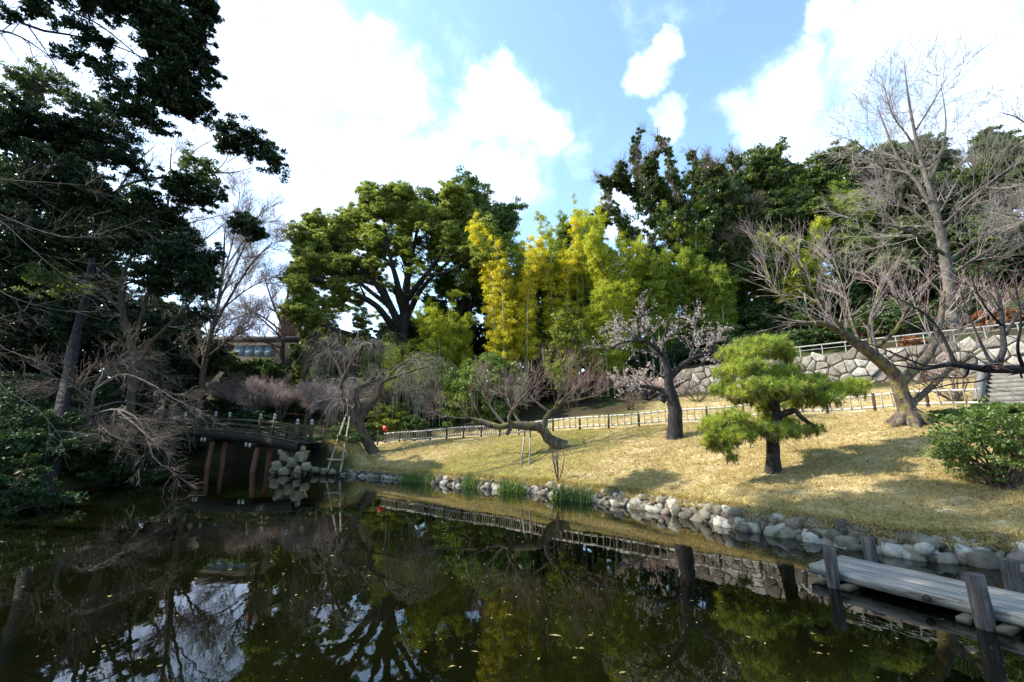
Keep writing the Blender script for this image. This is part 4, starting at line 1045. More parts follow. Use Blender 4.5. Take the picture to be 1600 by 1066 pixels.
def leaning_plum():
    b = ongd(876, 700); Y = b[1]; s = Y / 680 * .78
    t = thing('leaning_plum_tree', 'gnarled leaning plum with a horizontal trunk on props and reddish twigs', 'plum tree', b)
    specs = [[(884, 700, Y, 15 * s), (868, 693, Y, 14 * s), (856, 684, Y, 12 * s), (848, 671, Y, 11 * s), (832, 666, Y, 10 * s), (812, 665, Y, 9.5 * s), (796, 664, Y, 8 * s), (780, 668, Y - .1, 6 * s), (755, 662, Y - .3, 3.5 * s), (722, 648, Y - .5, 1.6 * s)],
             [(852, 680, Y, 8 * s), (851, 662, Y, 6.5 * s), (855, 649, Y, 5.5 * s), (866, 640, Y, 4.2 * s), (878, 626, Y, 3.2 * s), (895, 610, Y, 2 * s), (920, 592, Y, 1. * s)],
             [(806, 665, Y, 6 * s), (795, 655, Y - .2, 4.5 * s), (808, 632, Y - .3, 3 * s), (830, 605, Y - .4, 2 * s), (848, 580, Y - .5, 1 * s)],
             [(800, 666, Y, 5 * s), (796, 672, Y - .1, 4.5 * s), (792, 679, Y - .2, 4 * s)],
             [(790, 665, Y, 4 * s), (770, 640, Y + .4, 3 * s), (755, 615, Y + .6, 2 * s), (752, 595, Y + .7, 1 * s)],
             [(785, 667, Y, 4 * s), (745, 655, Y + .8, 2.6 * s), (705, 652, Y + 1.2, 1.6 * s), (680, 640, Y + 1.4, .9 * s)],
             [(815, 665, Y, 4 * s), (800, 640, Y + .8, 2.6 * s), (790, 615, Y + 1.4, 1.2 * s)],
             [(860, 645, Y, 3.2 * s), (835, 625, Y + .4, 2.4 * s), (815, 600, Y + .8, 1.2 * s)],
             [(875, 630, Y, 2.6 * s), (905, 625, Y + .6, 1.6 * s), (935, 615, Y + .9, .9 * s)],
             [(866, 640, Y, 2.6 * s), (880, 605, Y - .5, 1.8 * s), (885, 580, Y - .6, 1. * s)]]
    o = bare_tree(t, specs, [dict(n=11, t=(.25, 1.), ang=(20, 55), L=(.8, 2.0), K=7, rr=.28, up=.3, wig=.10, rmin=.010, heavy=True),
                         dict(n=8, t=(.2, 1.), ang=(20, 55), L=(.4, 1.1), K=6, rr=.5, up=.4, wig=.08, rmin=.0065)], M['bark_plum'], M['twig_grey'], K=18, sides=10, jit=.07, stubs=(0, 3))
    P3, R3 = spawn(o[2][0], o[2][1], 2, t=(.2, 1.), ang=(15, 50), L=(.25, .7), K=5, rr=.7, up=.6, wig=.07, rmin=.006)
    MB().tubes(P3, R3 * .8, 3).build('red_shoot', M['twig_red'], t)
    # knotted low twigs at the front
    for px, feet in (('left', (815, 731)), ('right', (827, 730))): pass
    for (x0, y0, x1, y1, lab) in ((814, 733, 820, 674, 'left of the two slim poles propping the horizontal plum trunk'), (827, 732, 829, 672, 'right of the two slim poles propping the horizontal plum trunk')):
        g = ongd(x0, y0 - 4); e = at(x1, y1, Y)
        o = MB().tubes([g - [0, 0, .1], (g + e) / 2, e], [.045, .042, .04], 7, .04, True).build('support_pole', M['pole'], origin=g); tag(o, lab, 'pole', 'poles propping the leaning plum')
leaning_plum()

def weeping_cherry():
    b = ongd(579, 708); Y = b[1]; s = Y / 680 * .75
    t = thing('weeping_cherry_tree', 'leaning weeping cherry with forked dark trunk and grey hanging twigs', 'cherry tree', b)
    specs = [[(586, 712, Y, 16 * s), (577, 696, Y, 12.5 * s), (567, 676, Y, 12 * s), (557, 658, Y, 11 * s), (548, 645, Y, 8.5 * s), (540, 630, Y, 7 * s), (533, 612, Y, 6.5 * s), (537, 592, Y, 5.5 * s), (547, 572, Y, 4.5 * s), (552, 550, Y, 3 * s), (556, 533, Y, 1.5 * s)],
             [(558, 658, Y, 8 * s), (563, 642, Y + .1, 7 * s), (557, 625, Y + .1, 6 * s), (560, 608, Y + .1, 6 * s), (574, 600, Y + .2, 5 * s), (588, 594, Y + .3, 3.5 * s), (602, 575, Y + .4, 2 * s)],
             [(562, 658, Y, 8 * s), (574, 640, Y - .1, 7 * s), (587, 625, Y - .2, 6.5 * s), (595, 610, Y - .3, 6 * s), (597, 598, Y - .3, 5 * s), (620, 588, Y - .4, 3.5 * s), (648, 578, Y - .5, 2.5 * s), (672, 573, Y - .6, 1.5 * s)],
             [(590, 622, Y - .2, 4 * s), (625, 615, Y + .2, 3 * s), (655, 608, Y + .5, 2 * s), (668, 600, Y + .7, 1.2 * s)],
             [(537, 592, Y, 4 * s), (525, 565, Y + .5, 3 * s), (510, 552, Y + .8, 2 * s), (492, 556, Y + .9, 1.2 * s)],
             [(545, 575, Y, 4 * s), (560, 550, Y - .6, 3 * s), (575, 538, Y - .9, 2 * s), (600, 540, Y - 1.1, 1.2 * s)],
             [(600, 597, Y, 3.5 * s), (625, 570, Y + .9, 2.6 * s), (655, 562, Y + 1.4, 1.8 * s), (690, 572, Y + 1.7, 1.2 * s)],
             [(540, 585, Y, 3.5 * s), (538, 555, Y + .2, 2.6 * s), (530, 536, Y + .3, 1.8 * s), (518, 530, Y + .3, 1.2 * s)]]
    o = bare_tree(t, specs, [dict(n=11, t=(.4, 1.), ang=(30, 75), L=(1.0, 2.4), K=9, rr=.35, up=.5, wig=.1, grav=-1.3, rmin=.011),
                         dict(n=14, t=(.1, 1.), ang=(30, 80), L=(1.0, 2.6), K=9, rr=.35, up=.15, wig=.05, grav=-3.2, rmin=.004)], M['bark_brown'], M['twig_grey'], K=18, sides=10, jit=.05)
    for (x0, y0, Yf, x1, y1, lab) in ((511, 737, 25.0, 541, 648, 'left leg of the tall pole prop under the leaning cherry'), (532, 738, 24.7, 547, 648, 'right leg of the tall pole prop under the leaning cherry')):
        g = at(x0, y0, Yf); e = at(x1, y1, Y - .1)
        p = MB().tubes([g, (g + e) / 2, e], [.06, .055, .05], 7, .04, True).build('support_pole', M['pole'], origin=g); tag(p, lab, 'pole', 'tall prop of the leaning cherry')
    a = at(512, 718, 25.15); c = at(537, 719, 24.95)
    p = MB().tubes([a, c], [.05, .05], 6, 0, True).build('prop_crossbar', M['pole'], origin=a); tag(p, 'dark crossbar tied low across the two tall prop legs', 'pole')
weeping_cherry()

def foreground_branch():
    Y = 6.2
    foot = g3(12.0, 6.6, -.1)
    t = thing('foreground_plum_tree', 'dark plum reaching in from the right edge with red buds', 'plum tree', foot)
    e = at(1600, 577, Y)
    specs = [[(*foot, .20), (*(foot + [-.6, -.1, .8]), .16), (*(e + [1.6, .1, .25]), .12), (*e, .075), (*at(1550, 578, Y), .062), (*at(1515, 575, Y), .055), (*at(1490, 569, Y), .042), (*at(1470, 572, Y), .03), (*at(1440, 578, Y - .1), .018), (*at(1395, 570, Y - .2), .010)]]
    def L(*q): return [(*at(x, y, Y + dy), r) for x, y, dy, r in q]
    specs += [L((1548, 576, 0, .05), (1562, 562, 0, .045), (1568, 545, 0, .04), (1567, 520, 0, .034), (1565, 490, 0, .028), (1558, 455, .1, .02), (1540, 420, .2, .01)),
              L((1494, 571, 0, .032), (1482, 545, 0, .026), (1470, 520, 0, .022), (1452, 497, 0, .018), (1425, 478, 0, .013), (1385, 458, .1, .006)),
              L((1553, 572, 0, .028), (1542, 555, .1, .024), (1530, 530, .1, .018), (1515, 495, .2, .012), (1500, 455, .2, .006)),
              L((1480, 568, 0, .02), (1450, 572, -.2, .016), (1415, 560, -.3, .012), (1380, 545, -.4, .008), (1350, 535, -.5, .004)),
              L((1546, 588, 0, .02), (1530, 596, -.2, .014), (1490, 600, -.3, .010), (1450, 610, -.4, .008), (1405, 625, -.5, .004)),
              L((1567, 530, 0, .022), (1585, 500, .1, .018), (1600, 470, .2, .014), (1620, 430, .3, .008)),
              L((1566, 510, 0, .02), (1540, 480, -.1, .014), (1520, 440, -.2, .010), (1510, 395, -.2, .005)),
              L((1600, 577, 0, .03), (1590, 545, -.3, .02), (1595, 500, -.5, .014), (1585, 440, -.6, .008)),
              L((1515, 574, 0, .02), (1505, 590, .2, .014), (1470, 590, .4, .010), (1430, 600, .6, .006))]
    K = 16
    o = bare_tree(t, specs, [dict(n=6, t=(.45, 1.), ang=(30, 70), L=(.35, .9), K=7, rr=.55, up=.25, wig=.1, rmin=.0035), dict(n=4, t=(.2, 1.), ang=(25, 60), L=(.12, .4), K=5, rr=.6, up=.2, wig=.1, rmin=.0025)],
                  M['bark_black'], M['twig_dark'], K=K, sides=10, jit=.04, world=True, rf=.9)
    q = np.concatenate([pts_on(o[1][0], 3, (.3, 1), .004)[0], pts_on(o[2][0], 2, (.3, 1.), .003)[0]]); q = q[rng.uniform(0, 1, len(q)) < .55]; n = len(q)
    MB().leaves(np.repeat(q, 2, 0), rng.standard_normal((2 * n, 3)), .012, .010).build('red_bud', M['red_bud'], t)
foreground_branch()

def big_bare():
    Y = 27.0; s = Y / 680; b = at(1492, 500, Y); b = g3(b[0], b[1], -.3)
    t = thing('tall_bare_tree', 'tall leafless grey tree with several rising stems against the right clouds', 'bare tree', b)
    s *= .64
    specs = [[(*b, 24 * s), (*at(1488, 489, Y), 21 * s), (*at(1482, 440, Y), 20 * s), (*at(1474, 388, Y), 18 * s), (*at(1460, 320, Y), 12 * s), (*at(1438, 247, Y), 8 * s), (*at(1421, 163, Y), 4.5 * s), (*at(1412, 90, Y), 1 * s)]]
    def L(*q): return [(*at(x, y, Y + dy), r * s) for x, y, dy, r in q]
    specs += [L((1474, 375, 0, 11), (1458, 330, .3, 9.5), (1438, 292, .5, 8.5), (1404, 247, .8, 6), (1385, 205, 1, 4), (1370, 165, 1.2, 1.2)),
              L((1440, 310, .3, 7), (1415, 286, -.3, 5.5), (1381, 264, -.8, 4.5), (1348, 230, -1.2, 2.5), (1320, 215, -1.5, 1)),
              L((1483, 350, 0, 9), (1492, 325, -.4, 7), (1528, 298, -.8, 5), (1560, 275, -1.2, 3), (1610, 240, -1.5, 1)),
              L((1450, 290, 0, 6), (1470, 240, .5, 4.5), (1478, 190, .8, 3), (1470, 130, 1.0, 1)),
              L((1438, 250, 0, 5), (1420, 215, -.5, 3.8), (1395, 180, -.9, 2.6), (1380, 130, -1.1, 1)),
              L((1430, 205, 0, 4), (1455, 165, -.4, 3), (1480, 120, -.6, 1)),
              L((1478, 400, 0, 8), (1440, 372, -1.0, 6), (1400, 355, -1.8, 4), (1340, 345, -2.4, 1.5)),
              L((1480, 410, 0, 8), (1520, 380, 1.0, 5.5), (1560, 360, 1.6, 4), (1620, 345, 2.0, 1.5)),
              L((1485, 430, 0, 7), (1530, 400, -1.4, 5), (1590, 370, -2.2, 2.0)),
              L((1470, 370, 0, 6), (1425, 330, 1.2, 4.5), (1370, 315, 2.0, 1.5))]
    bare_tree(t, specs, [dict(n=15, t=(.2, 1.), ang=(35, 80), L=(2.2, 5.6), K=9, rr=.3, up=.15, wig=.07, rmin=.017),
                         dict(n=10, t=(.15, 1.), ang=(25, 55), L=(.8, 2.2), K=7, rr=.5, up=.2, wig=.07, rmin=.011),
                         dict(n=3, t=(.2, 1.), ang=(20, 45), L=(.4, 1.0), K=5, rr=.6, up=.2, wig=.06, rmin=.009)], M['bark_grey'], M['twig_grey'], K=20, sides=10, jit=.04, world=True)
    b2 = at(1660, 480, 24); b2 = g3(b2[0], b2[1], -.3)
    t = thing('tall_bare_tree', 'leafless tree mostly beyond the right edge, only its branch tips in the clouds', 'bare tree', b2)
    Y = 24
    specs = [[(*b2, .4), (*at(1660, 380, Y), .35), (*at(1650, 250, Y), .22), (*at(1640, 130, Y), .06)],
             L((1652, 270, -3, 5), (1620, 210, -3, 4), (1590, 185, -3, 2), (1560, 175, -3, 1)), L((1655, 320, -3, 5), (1620, 290, -2.6, 3), (1570, 280, -2.2, 1)), L((1655, 330, -3, 5), (1610, 340, -2.6, 3), (1550, 330, -2.2, 1))]
    bare_tree(t, specs, [dict(n=9, t=(.3, 1.), ang=(30, 70), L=(1.2, 2.6), K=8, rr=.45, up=.25, wig=.08, rmin=.014), dict(n=7, t=(.15, 1.), ang=(25, 55), L=(.6, 1.6), K=6, rr=.55, up=.25, wig=.07, rmin=.010)], M['bark_grey'], M['twig_grey'], K=16, sides=8, world=True)
big_bare()

# ------------------------------------------------------------------ camphor tree and the woods behind
def camphor():
    Y = 46.0; s = Y / 680; b0 = at(628, 590, Y); b = g3(b0[0], b0[1], -.3)
    t = thing('camphor_tree', 'huge round crowned evergreen with dark spreading limbs, left of the yellow bamboo', 'camphor tree', b)
    def L(*q): return [(*at(x, y, Y + dy), r * s) for x, y, dy, r in q]
    specs = [[(*b, 15 * s), (*at(630, 540, Y), 12 * s), (*at(632, 495, Y), 10 * s), (*at(634, 455, Y), 8 * s), (*at(640, 415, Y), 6 * s), (*at(650, 370, Y), 3.5 * s), (*at(655, 325, Y), 1.2 * s)],
             L((628, 520, 0, 9), (610, 480, -1, 7), (588, 445, -2, 5.5), (560, 415, -3, 4), (530, 385, -4, 2.4), (505, 365, -5, 1)),
             L((620, 500, 0, 8), (598, 450, 1.5, 6), (580, 405, 3, 4.2), (565, 360, 4, 2.4), (560, 325, 5, 1)),
             L((632, 490, 0, 8), (620, 440, -2.5, 5.5), (608, 395, -4, 3.6), (600, 350, -5, 1.8), (598, 320, -6, 1)),
             L((626, 530, 0, 8), (590, 480, -3, 6), (545, 455, -5, 4.5), (505, 440, -7, 3), (468, 425, -8, 1.2)),
             L((634, 470, 0, 7), (665, 430, -2, 5.2), (690, 395, -3, 3.8), (700, 355, -4, 2.2), (712, 330, -5, 1)),
             L((634, 500, 0, 7), (660, 450, 2, 5), (700, 410, 4, 3.6), (735, 380, 5, 2), (760, 360, 6, 1)),
             L((622, 545, 0, 7), (580, 530, -3, 5), (540, 520, -5, 3.6), (500, 505, -7, 2.2), (475, 490, -8, 1)),
             L((640, 430, 0, 5), (625, 385, 3, 3.5), (630, 345, 4, 2), (628, 318, 5, 1)),
             L((610, 480, -1, 5), (560, 440, 3, 4), (520, 400, 5, 2.6), (488, 380, 6, 1)),
             L((665, 430, -2, 4), (700, 425, -5, 3), (735, 405, -7, 1.6), (755, 395, -8, 1)),
             L((588, 445, -2, 4), (535, 430, -3, 3), (500, 405, -4, 2), (470, 400, -5, 1))]
    P, R = limbs(specs, 20); R = R * .8
    P1, R1 = spawn(P, R, 9, t=(.4, 1.), ang=(25, 60), L=(2.2, 4.6), K=8, rr=.5, up=.4, wig=.1)
    P2, R2 = spawn(P1, R1, 4, t=(.3, 1.), ang=(25, 55), L=(.9, 2.0), K=5, rr=.5, up=.35, wig=.12)
    MB().tubes(P, R, 9, .04).tubes(P1, R1, 5).tubes(P2, R2, 4).build('trunk', M['bark_dark'], t, smooth=True)
    ends = np.concatenate([P[:, -1], P1[:, -1], P2[:, -1], P2[:, 2]])
    # leaves sit on the outer shell of the dome; its inside stays open
    c = at(625, 460, Y); d = (ends - c) / np.array([172 * s, 172 * s, 165 * s]); rr_ = np.linalg.norm(d, axis=1)
    far = ends[:, 2] < at(625, 475, Y)[2]
    ri = np.hypot(d[:, 0], d[:, 2]); keep = (ri > .62) | (rng.uniform(0, 1, len(ends)) < np.where(far, .5, .16))
    ends = ends[keep]
    # shell clumps that close the dome's outline
    n = 520; a = rng.uniform(0, 6.28, n); el = np.arcsin(rng.uniform(-.05, 1, n)); q = np.stack([np.cos(a) * np.cos(el), np.sin(a) * np.cos(el) , np.sin(el)], 1) * rng.uniform(.86, 1.0, (n, 1))
    q = q[rng.uniform(0, 1, n) < np.where(np.hypot(q[:, 0], q[:, 2]) > .64, .95, .26)]; q = c + q * np.array([160 * s, 150 * s, 150 * s])
    ends = np.concatenate([ends, q])
    fo = MB(); clump_leaves(fo, ends, np.tile([1.05, 1.05, .7], (len(ends), 1)) * rng.uniform(.7, 1.25, (len(ends), 1)), 40, .085, 10, droop=.1)
    fo.build('crown', M['camphor'], t)
    # climbing green round the lower trunk
    q, _ = pts_on(P[:, :7], 60, (0, 1), .35); MB().leaves(q, rng.standard_normal(q.shape) + [0, 0, -.4], .16, .07).build('ivy', M['ivy'], t)
camphor()

def woods():
    def ev(name, label, px, Y, top, W, mat, bark_m='bark_dark', **k):
        x = at(px, 500, Y)[0]; b = g3(x, Y); H = at(px, top, Y)[2] - b[2]
        evergreen(name, label, 'tree', b, max(H, 3), W, M[mat], M[bark_m], **k)
    # right of the camphor
    ev('evergreen_tree', 'dark green evergreen filling the gap between the camphor and the yellow bamboo', 732, 50, 312, 15, 'camphor_dark', per=26, leaf=.14, n_limb=16, crown0=.15)
    ev('evergreen_tree', 'dense dark evergreen low behind the camphor trunk on its right side', 690, 52, 430, 10, 'camphor_dark', per=22, leaf=.17, n_limb=10, crown0=.05)
    ev('evergreen_tree', 'dark rounded evergreen showing over the orange topped bamboo', 925, 50, 325, 12, 'evergreen', per=22, leaf=.17, n_limb=12, crown0=.1)
    ev('evergreen_tree', 'deep green evergreen between the two yellowest bamboo clumps', 860, 48, 400, 10, 'evergreen', per=22, leaf=.17, n_limb=10, crown0=.05)
    # hill on the right
    ev('hill_tree', 'dark green hill tree directly right of the ivy clad tree', 1200, 48, 282, 15, 'evergreen', per=26, leaf=.18, n_limb=13, crown0=.1)
    ev('hill_tree', 'dark hill tree with an open flat top against the sky', 1262, 54, 248, 12, 'evergreen', per=20, leaf=.2, n_limb=10, crown0=.45)
    ev('hill_tree', 'mid green hill tree behind the green bamboo on the right', 1325, 50, 266, 15, 'camphor_dark', per=26, leaf=.18, n_limb=13, crown0=.1)
    ev('hill_tree', 'olive green hill tree left of the tall bare stems', 1392, 52, 258, 15, 'camphor_dark', per=24, leaf=.18, n_limb=12, crown0=.1)
    ev('hill_tree', 'dark hill tree behind the tall bare stems', 1462, 50, 280, 15, 'evergreen', per=26, leaf=.18, n_limb=12, crown0=.1)
    ev('hill_tree', 'green hill tree right of the tall bare stems', 1535, 47, 262, 15, 'camphor_dark', per=20, leaf=.18, n_limb=12, crown0=.1)
    ev('hill_tree', 'green hill tree at the right edge of the skyline', 1610, 44, 235, 14, 'camphor_dark', per=20, leaf=.18, n_limb=12, crown0=.1)
    ev('hill_tree', 'mid green hill tree between the ivy clad tree and the open topped one', 1160, 53, 300, 14, 'evergreen', per=26, leaf=.17, n_limb=13, crown0=.05)
    ev('hill_tree', 'mid green hill tree behind the bamboo right of the ivy clad tree', 1250, 47, 350, 12, 'camphor_dark', per=26, leaf=.16, n_limb=13, crown0=.05)
    ev('hill_tree', 'dark understorey tree behind the stone wall at the right', 1575, 34, 400, 8, 'evergreen', per=20, leaf=.14, n_limb=10, crown0=.05)
    ev('hill_tree', 'dark understorey tree behind the moss limbed plum', 1400, 36, 420, 9, 'evergreen', per=20, leaf=.14, n_limb=10, crown0=.05)
    ev('hill_tree', 'dark understorey tree behind the pine top', 1235, 38, 420, 9, 'evergreen', per=20, leaf=.14, n_limb=10, crown0=.05)
    ev('hill_tree', 'dark understorey tree below the ivy clad tree', 1120, 40, 440, 9, 'evergreen', per=20, leaf=.14, n_limb=10, crown0=.05)
    ev('hill_tree', 'dark understorey tree behind the blossoming plum', 1010, 43, 440, 10, 'evergreen', per=20, leaf=.14, n_limb=10, crown0=.05)
    ev('hill_tree', 'dark understorey tree behind the yellow green bush', 915, 43, 450, 9, 'evergreen', per=20, leaf=.14, n_limb=10, crown0=.05)
    ev('hill_tree', 'dark understorey tree behind the big glossy shrub', 800, 44, 480, 8, 'evergreen_dark', per=20, leaf=.14, n_limb=10, crown0=.05)
    # behind, left of the camphor
    ev('round_evergreen_tree', 'dense blue green rounded evergreen between the house and the weeping cherry', 497, 46, 512, 7.5, 'evergreen', per=26, leaf=.16, n_limb=12, crown0=.02, round_=1.3)
    ev('round_evergreen_tree', 'smaller light green rounded shrub tree right beside the house window', 450, 45, 575, 4.2, 'bush', per=22, leaf=.12, n_limb=9, crown0=.02, round_=1.2)
    ev('round_evergreen_tree', 'leafy evergreen behind the top of the weeping cherry', 570, 50, 520, 8, 'camphor', per=18, leaf=.15, n_limb=10, crown0=.05)
    ev('round_evergreen_tree', 'dark evergreen at the foot of the camphor on its left', 600, 44, 530, 6, 'camphor_dark', per=22, leaf=.14, n_limb=10, crown0=.02)
    for px, Y, top, W, lab in ((660, 52, 525, 9, 'low dark evergreen closing the gap right of the camphor trunk'), (720, 50, 515, 9, 'low dark evergreen behind the olive bamboo'), (775, 49, 505, 9, 'low dark evergreen behind the golden bamboo culms'), (830, 47, 490, 9, 'low dark evergreen behind the green topped bamboo culms'), (880, 46, 480, 8, 'low dark evergreen behind the yellow green shrub top'),
                               (540, 54, 560, 9, 'low dark evergreen behind the weeping cherry at its left'), (640, 60, 545, 12, 'low evergreen far behind the camphor foot')):
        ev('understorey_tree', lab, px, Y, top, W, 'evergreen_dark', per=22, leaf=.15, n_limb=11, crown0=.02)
woods()

def ivy_tree():
    Y = 41.0; s = Y / 680; b0 = at(1095, 560, Y); b = g3(b0[0], b0[1], -.3)
    t = thing('ivy_clad_tree', 'tall many stemmed tree wrapped in ivy, brown bare twigs at its top', 'tree', b)
    def L(*q): return [(*at(x, y, Y + dy), r * s) for x, y, dy, r in q]
    specs = [[(*b, 16 * s), (*at(1092, 500, Y), 13 * s), (*at(1085, 430, Y), 10 * s), (*at(1070, 350, Y), 8 * s), (*at(1050, 270, Y), 4 * s), (*at(1040, 222, Y), 1 * s)],
             L((1085, 470, 0, 8), (1050, 430, -1, 6), (1015, 400, -2, 4.5), (985, 370, -2.5, 3), (960, 330, -3, 1)),
             L((1080, 440, 0, 8), (1045, 370, 1, 6), (1015, 310, 1.5, 4.5), (995, 260, 2, 3), (990, 225, 2, 1)),
             L((1085, 430, 0, 8), (1095, 360, -1, 6), (1090, 300, -1.5, 4.5), (1085, 240, -2, 1.5)),
             L((1090, 440, 0, 8), (1125, 370, 1, 6), (1140, 310, 1.5, 4.5), (1150, 250, 2, 1.5)),
             L((1092, 480, 0, 7), (1140, 430, -2, 5), (1165, 380, -3, 3.5), (1175, 320, -3, 1)),
             L((1015, 320, 1.5, 3.5), (985, 300, 0, 2.5), (962, 282, -1, 1.6), (950, 290, -1, 1)),
             L((1070, 350, 0, 5), (1030, 300, -3, 3.5), (1015, 255, -4, 1.4)), L((1095, 370, 0, 5), (1125, 310, -3, 3.5), (1120, 260, -4, 1.4)),
             L((1080, 400, 0, 5), (1110, 330, 4, 3.5), (1105, 260, 5, 1.4))]
    P, R = limbs(specs, 18)
    P1, R1 = spawn(P, R, 9, t=(.35, 1.), ang=(25, 55), L=(1.2, 3.0), K=7, rr=.45, up=.5, wig=.1)
    MB().tubes(P, R, 8, .04).tubes(P1, R1, 4).build('trunk', M['bark_brown'], t, smooth=True)
    P2, R2 = spawn(np.concatenate([P1, resample(P[:, 8:], 7)]), np.concatenate([R1, resample(R[:, 8:, None], 7)[..., 0]]), 16, t=(.35, 1.), ang=(20, 55), L=(.7, 2.0), K=6, rr=.5, up=.5, wig=.08, rmin=.014)
    P3, R3 = spawn(P2, R2, 4, t=(.3, 1.), ang=(20, 50), L=(.4, 1.0), K=4, rr=.6, up=.3, wig=.08, rmin=.011)
    MB().tubes(P2, R2, 3).tubes(P3, R3, 3).build('branchwork', M['twig_brown'], t)
    fo = MB()
    q, _ = pts_on(P, 44, (.12, .93)); clump_leaves(fo, q, .75, 18, .12, 5, droop=.5)
    q, _ = pts_on(P1, 4, (.1, .85)); clump_leaves(fo, q, .6, 16, .12, 5, droop=.5)
    q = at(1068, 365, Y) + in_ball(190, .55) * np.array([100 * s, 100 * s, 118 * s]); q = q[q[:, 2] < at(1068, 250, Y)[2] + rng.uniform(-1.5, 1.5, len(q))]
    clump_leaves(fo, q, np.column_stack([rng.uniform(.5, 1.2, len(q))] * 3), 16, .12, 7, droop=.4)
    fo.build('ivy', M['ivy'], t)
ivy_tree()

def bamboos():
    def bb(label, px, Y, top, n, mat, spread=1.4, lean=(0, 0), **k):
        x = at(px, 560, Y)[0]; b = g3(x, Y); H = at(px, top, Y)[2] - b[2]
        bamboo(label, b, H, n, M[mat], spread, lean, **k)
    bb('golden yellow bamboo clump, the tallest beside the camphor', 803, 36.5, 350, 13, 'bamboo_yellow', 1.6, (-.3, -.3))
    bb('green topped bamboo clump immediately right of the golden one', 845, 39, 338, 9, 'bamboo_green', 1.2)
    bb('shorter olive bamboo in front of the camphor trunk', 704, 38, 462, 10, 'bamboo', 1.7, (-.2, 0), t0=.15)
    bb('bright yellow bamboo clump with feathery tips, right of centre', 905, 40, 322, 11, 'bamboo', 1.5, (-.4, 0))
    bb('small yellow bamboo tuft between the two tall clumps right of the golden one', 880, 38.5, 345, 6, 'bamboo_yellow', .9, (-.3, 0))
    bb('tall light green bamboo plume just left of the ivy clad tree', 965, 37, 335, 10, 'bamboo', 1.3, (-.3, -.4))
    bb('broad yellow green bamboo clump behind the blossoming plum', 1012, 36, 400, 11, 'bamboo_green', 1.7)
    bb('narrow fresh green bamboo plume in front of the ivy clad tree', 1092, 37, 305, 6, 'bamboo_green', .8, nb=40)
    bb('olive bamboo clump under the right side of the ivy clad tree', 1135, 36, 395, 9, 'bamboo_green', 1.3)
    bb('green bamboo clump left of the tall bare tree', 1272, 36, 345, 10, 'bamboo', 1.6)
    bb('dark green bamboo rising behind the moss limbed plum', 1345, 42, 290, 9, 'bamboo_green', 1.8)
    bb('feathery yellow green bamboo clump filling the middle of the grove', 940, 41, 350, 7, 'bamboo', 1.2, (-.3, 0))
    bb('broad green bamboo clump at the right end of the grove under the ivy', 1055, 37.5, 385, 9, 'bamboo_green', 1.5, (-.2, 0))
    bb('low young bamboo with slender bare culms under the weeping cherry', 640, 36, 520, 9, 'bamboo', 1.6, (0, 0), t0=.5, per=22)
    bb('low green bamboo behind the weeping cherry crown', 590, 42, 530, 8, 'bamboo_green', 1.4, t0=.2)
    bb('yellow bamboo tuft low behind the blossoming plum', 950, 35, 440, 7, 'bamboo', 1.2, t0=.2)
bamboos()

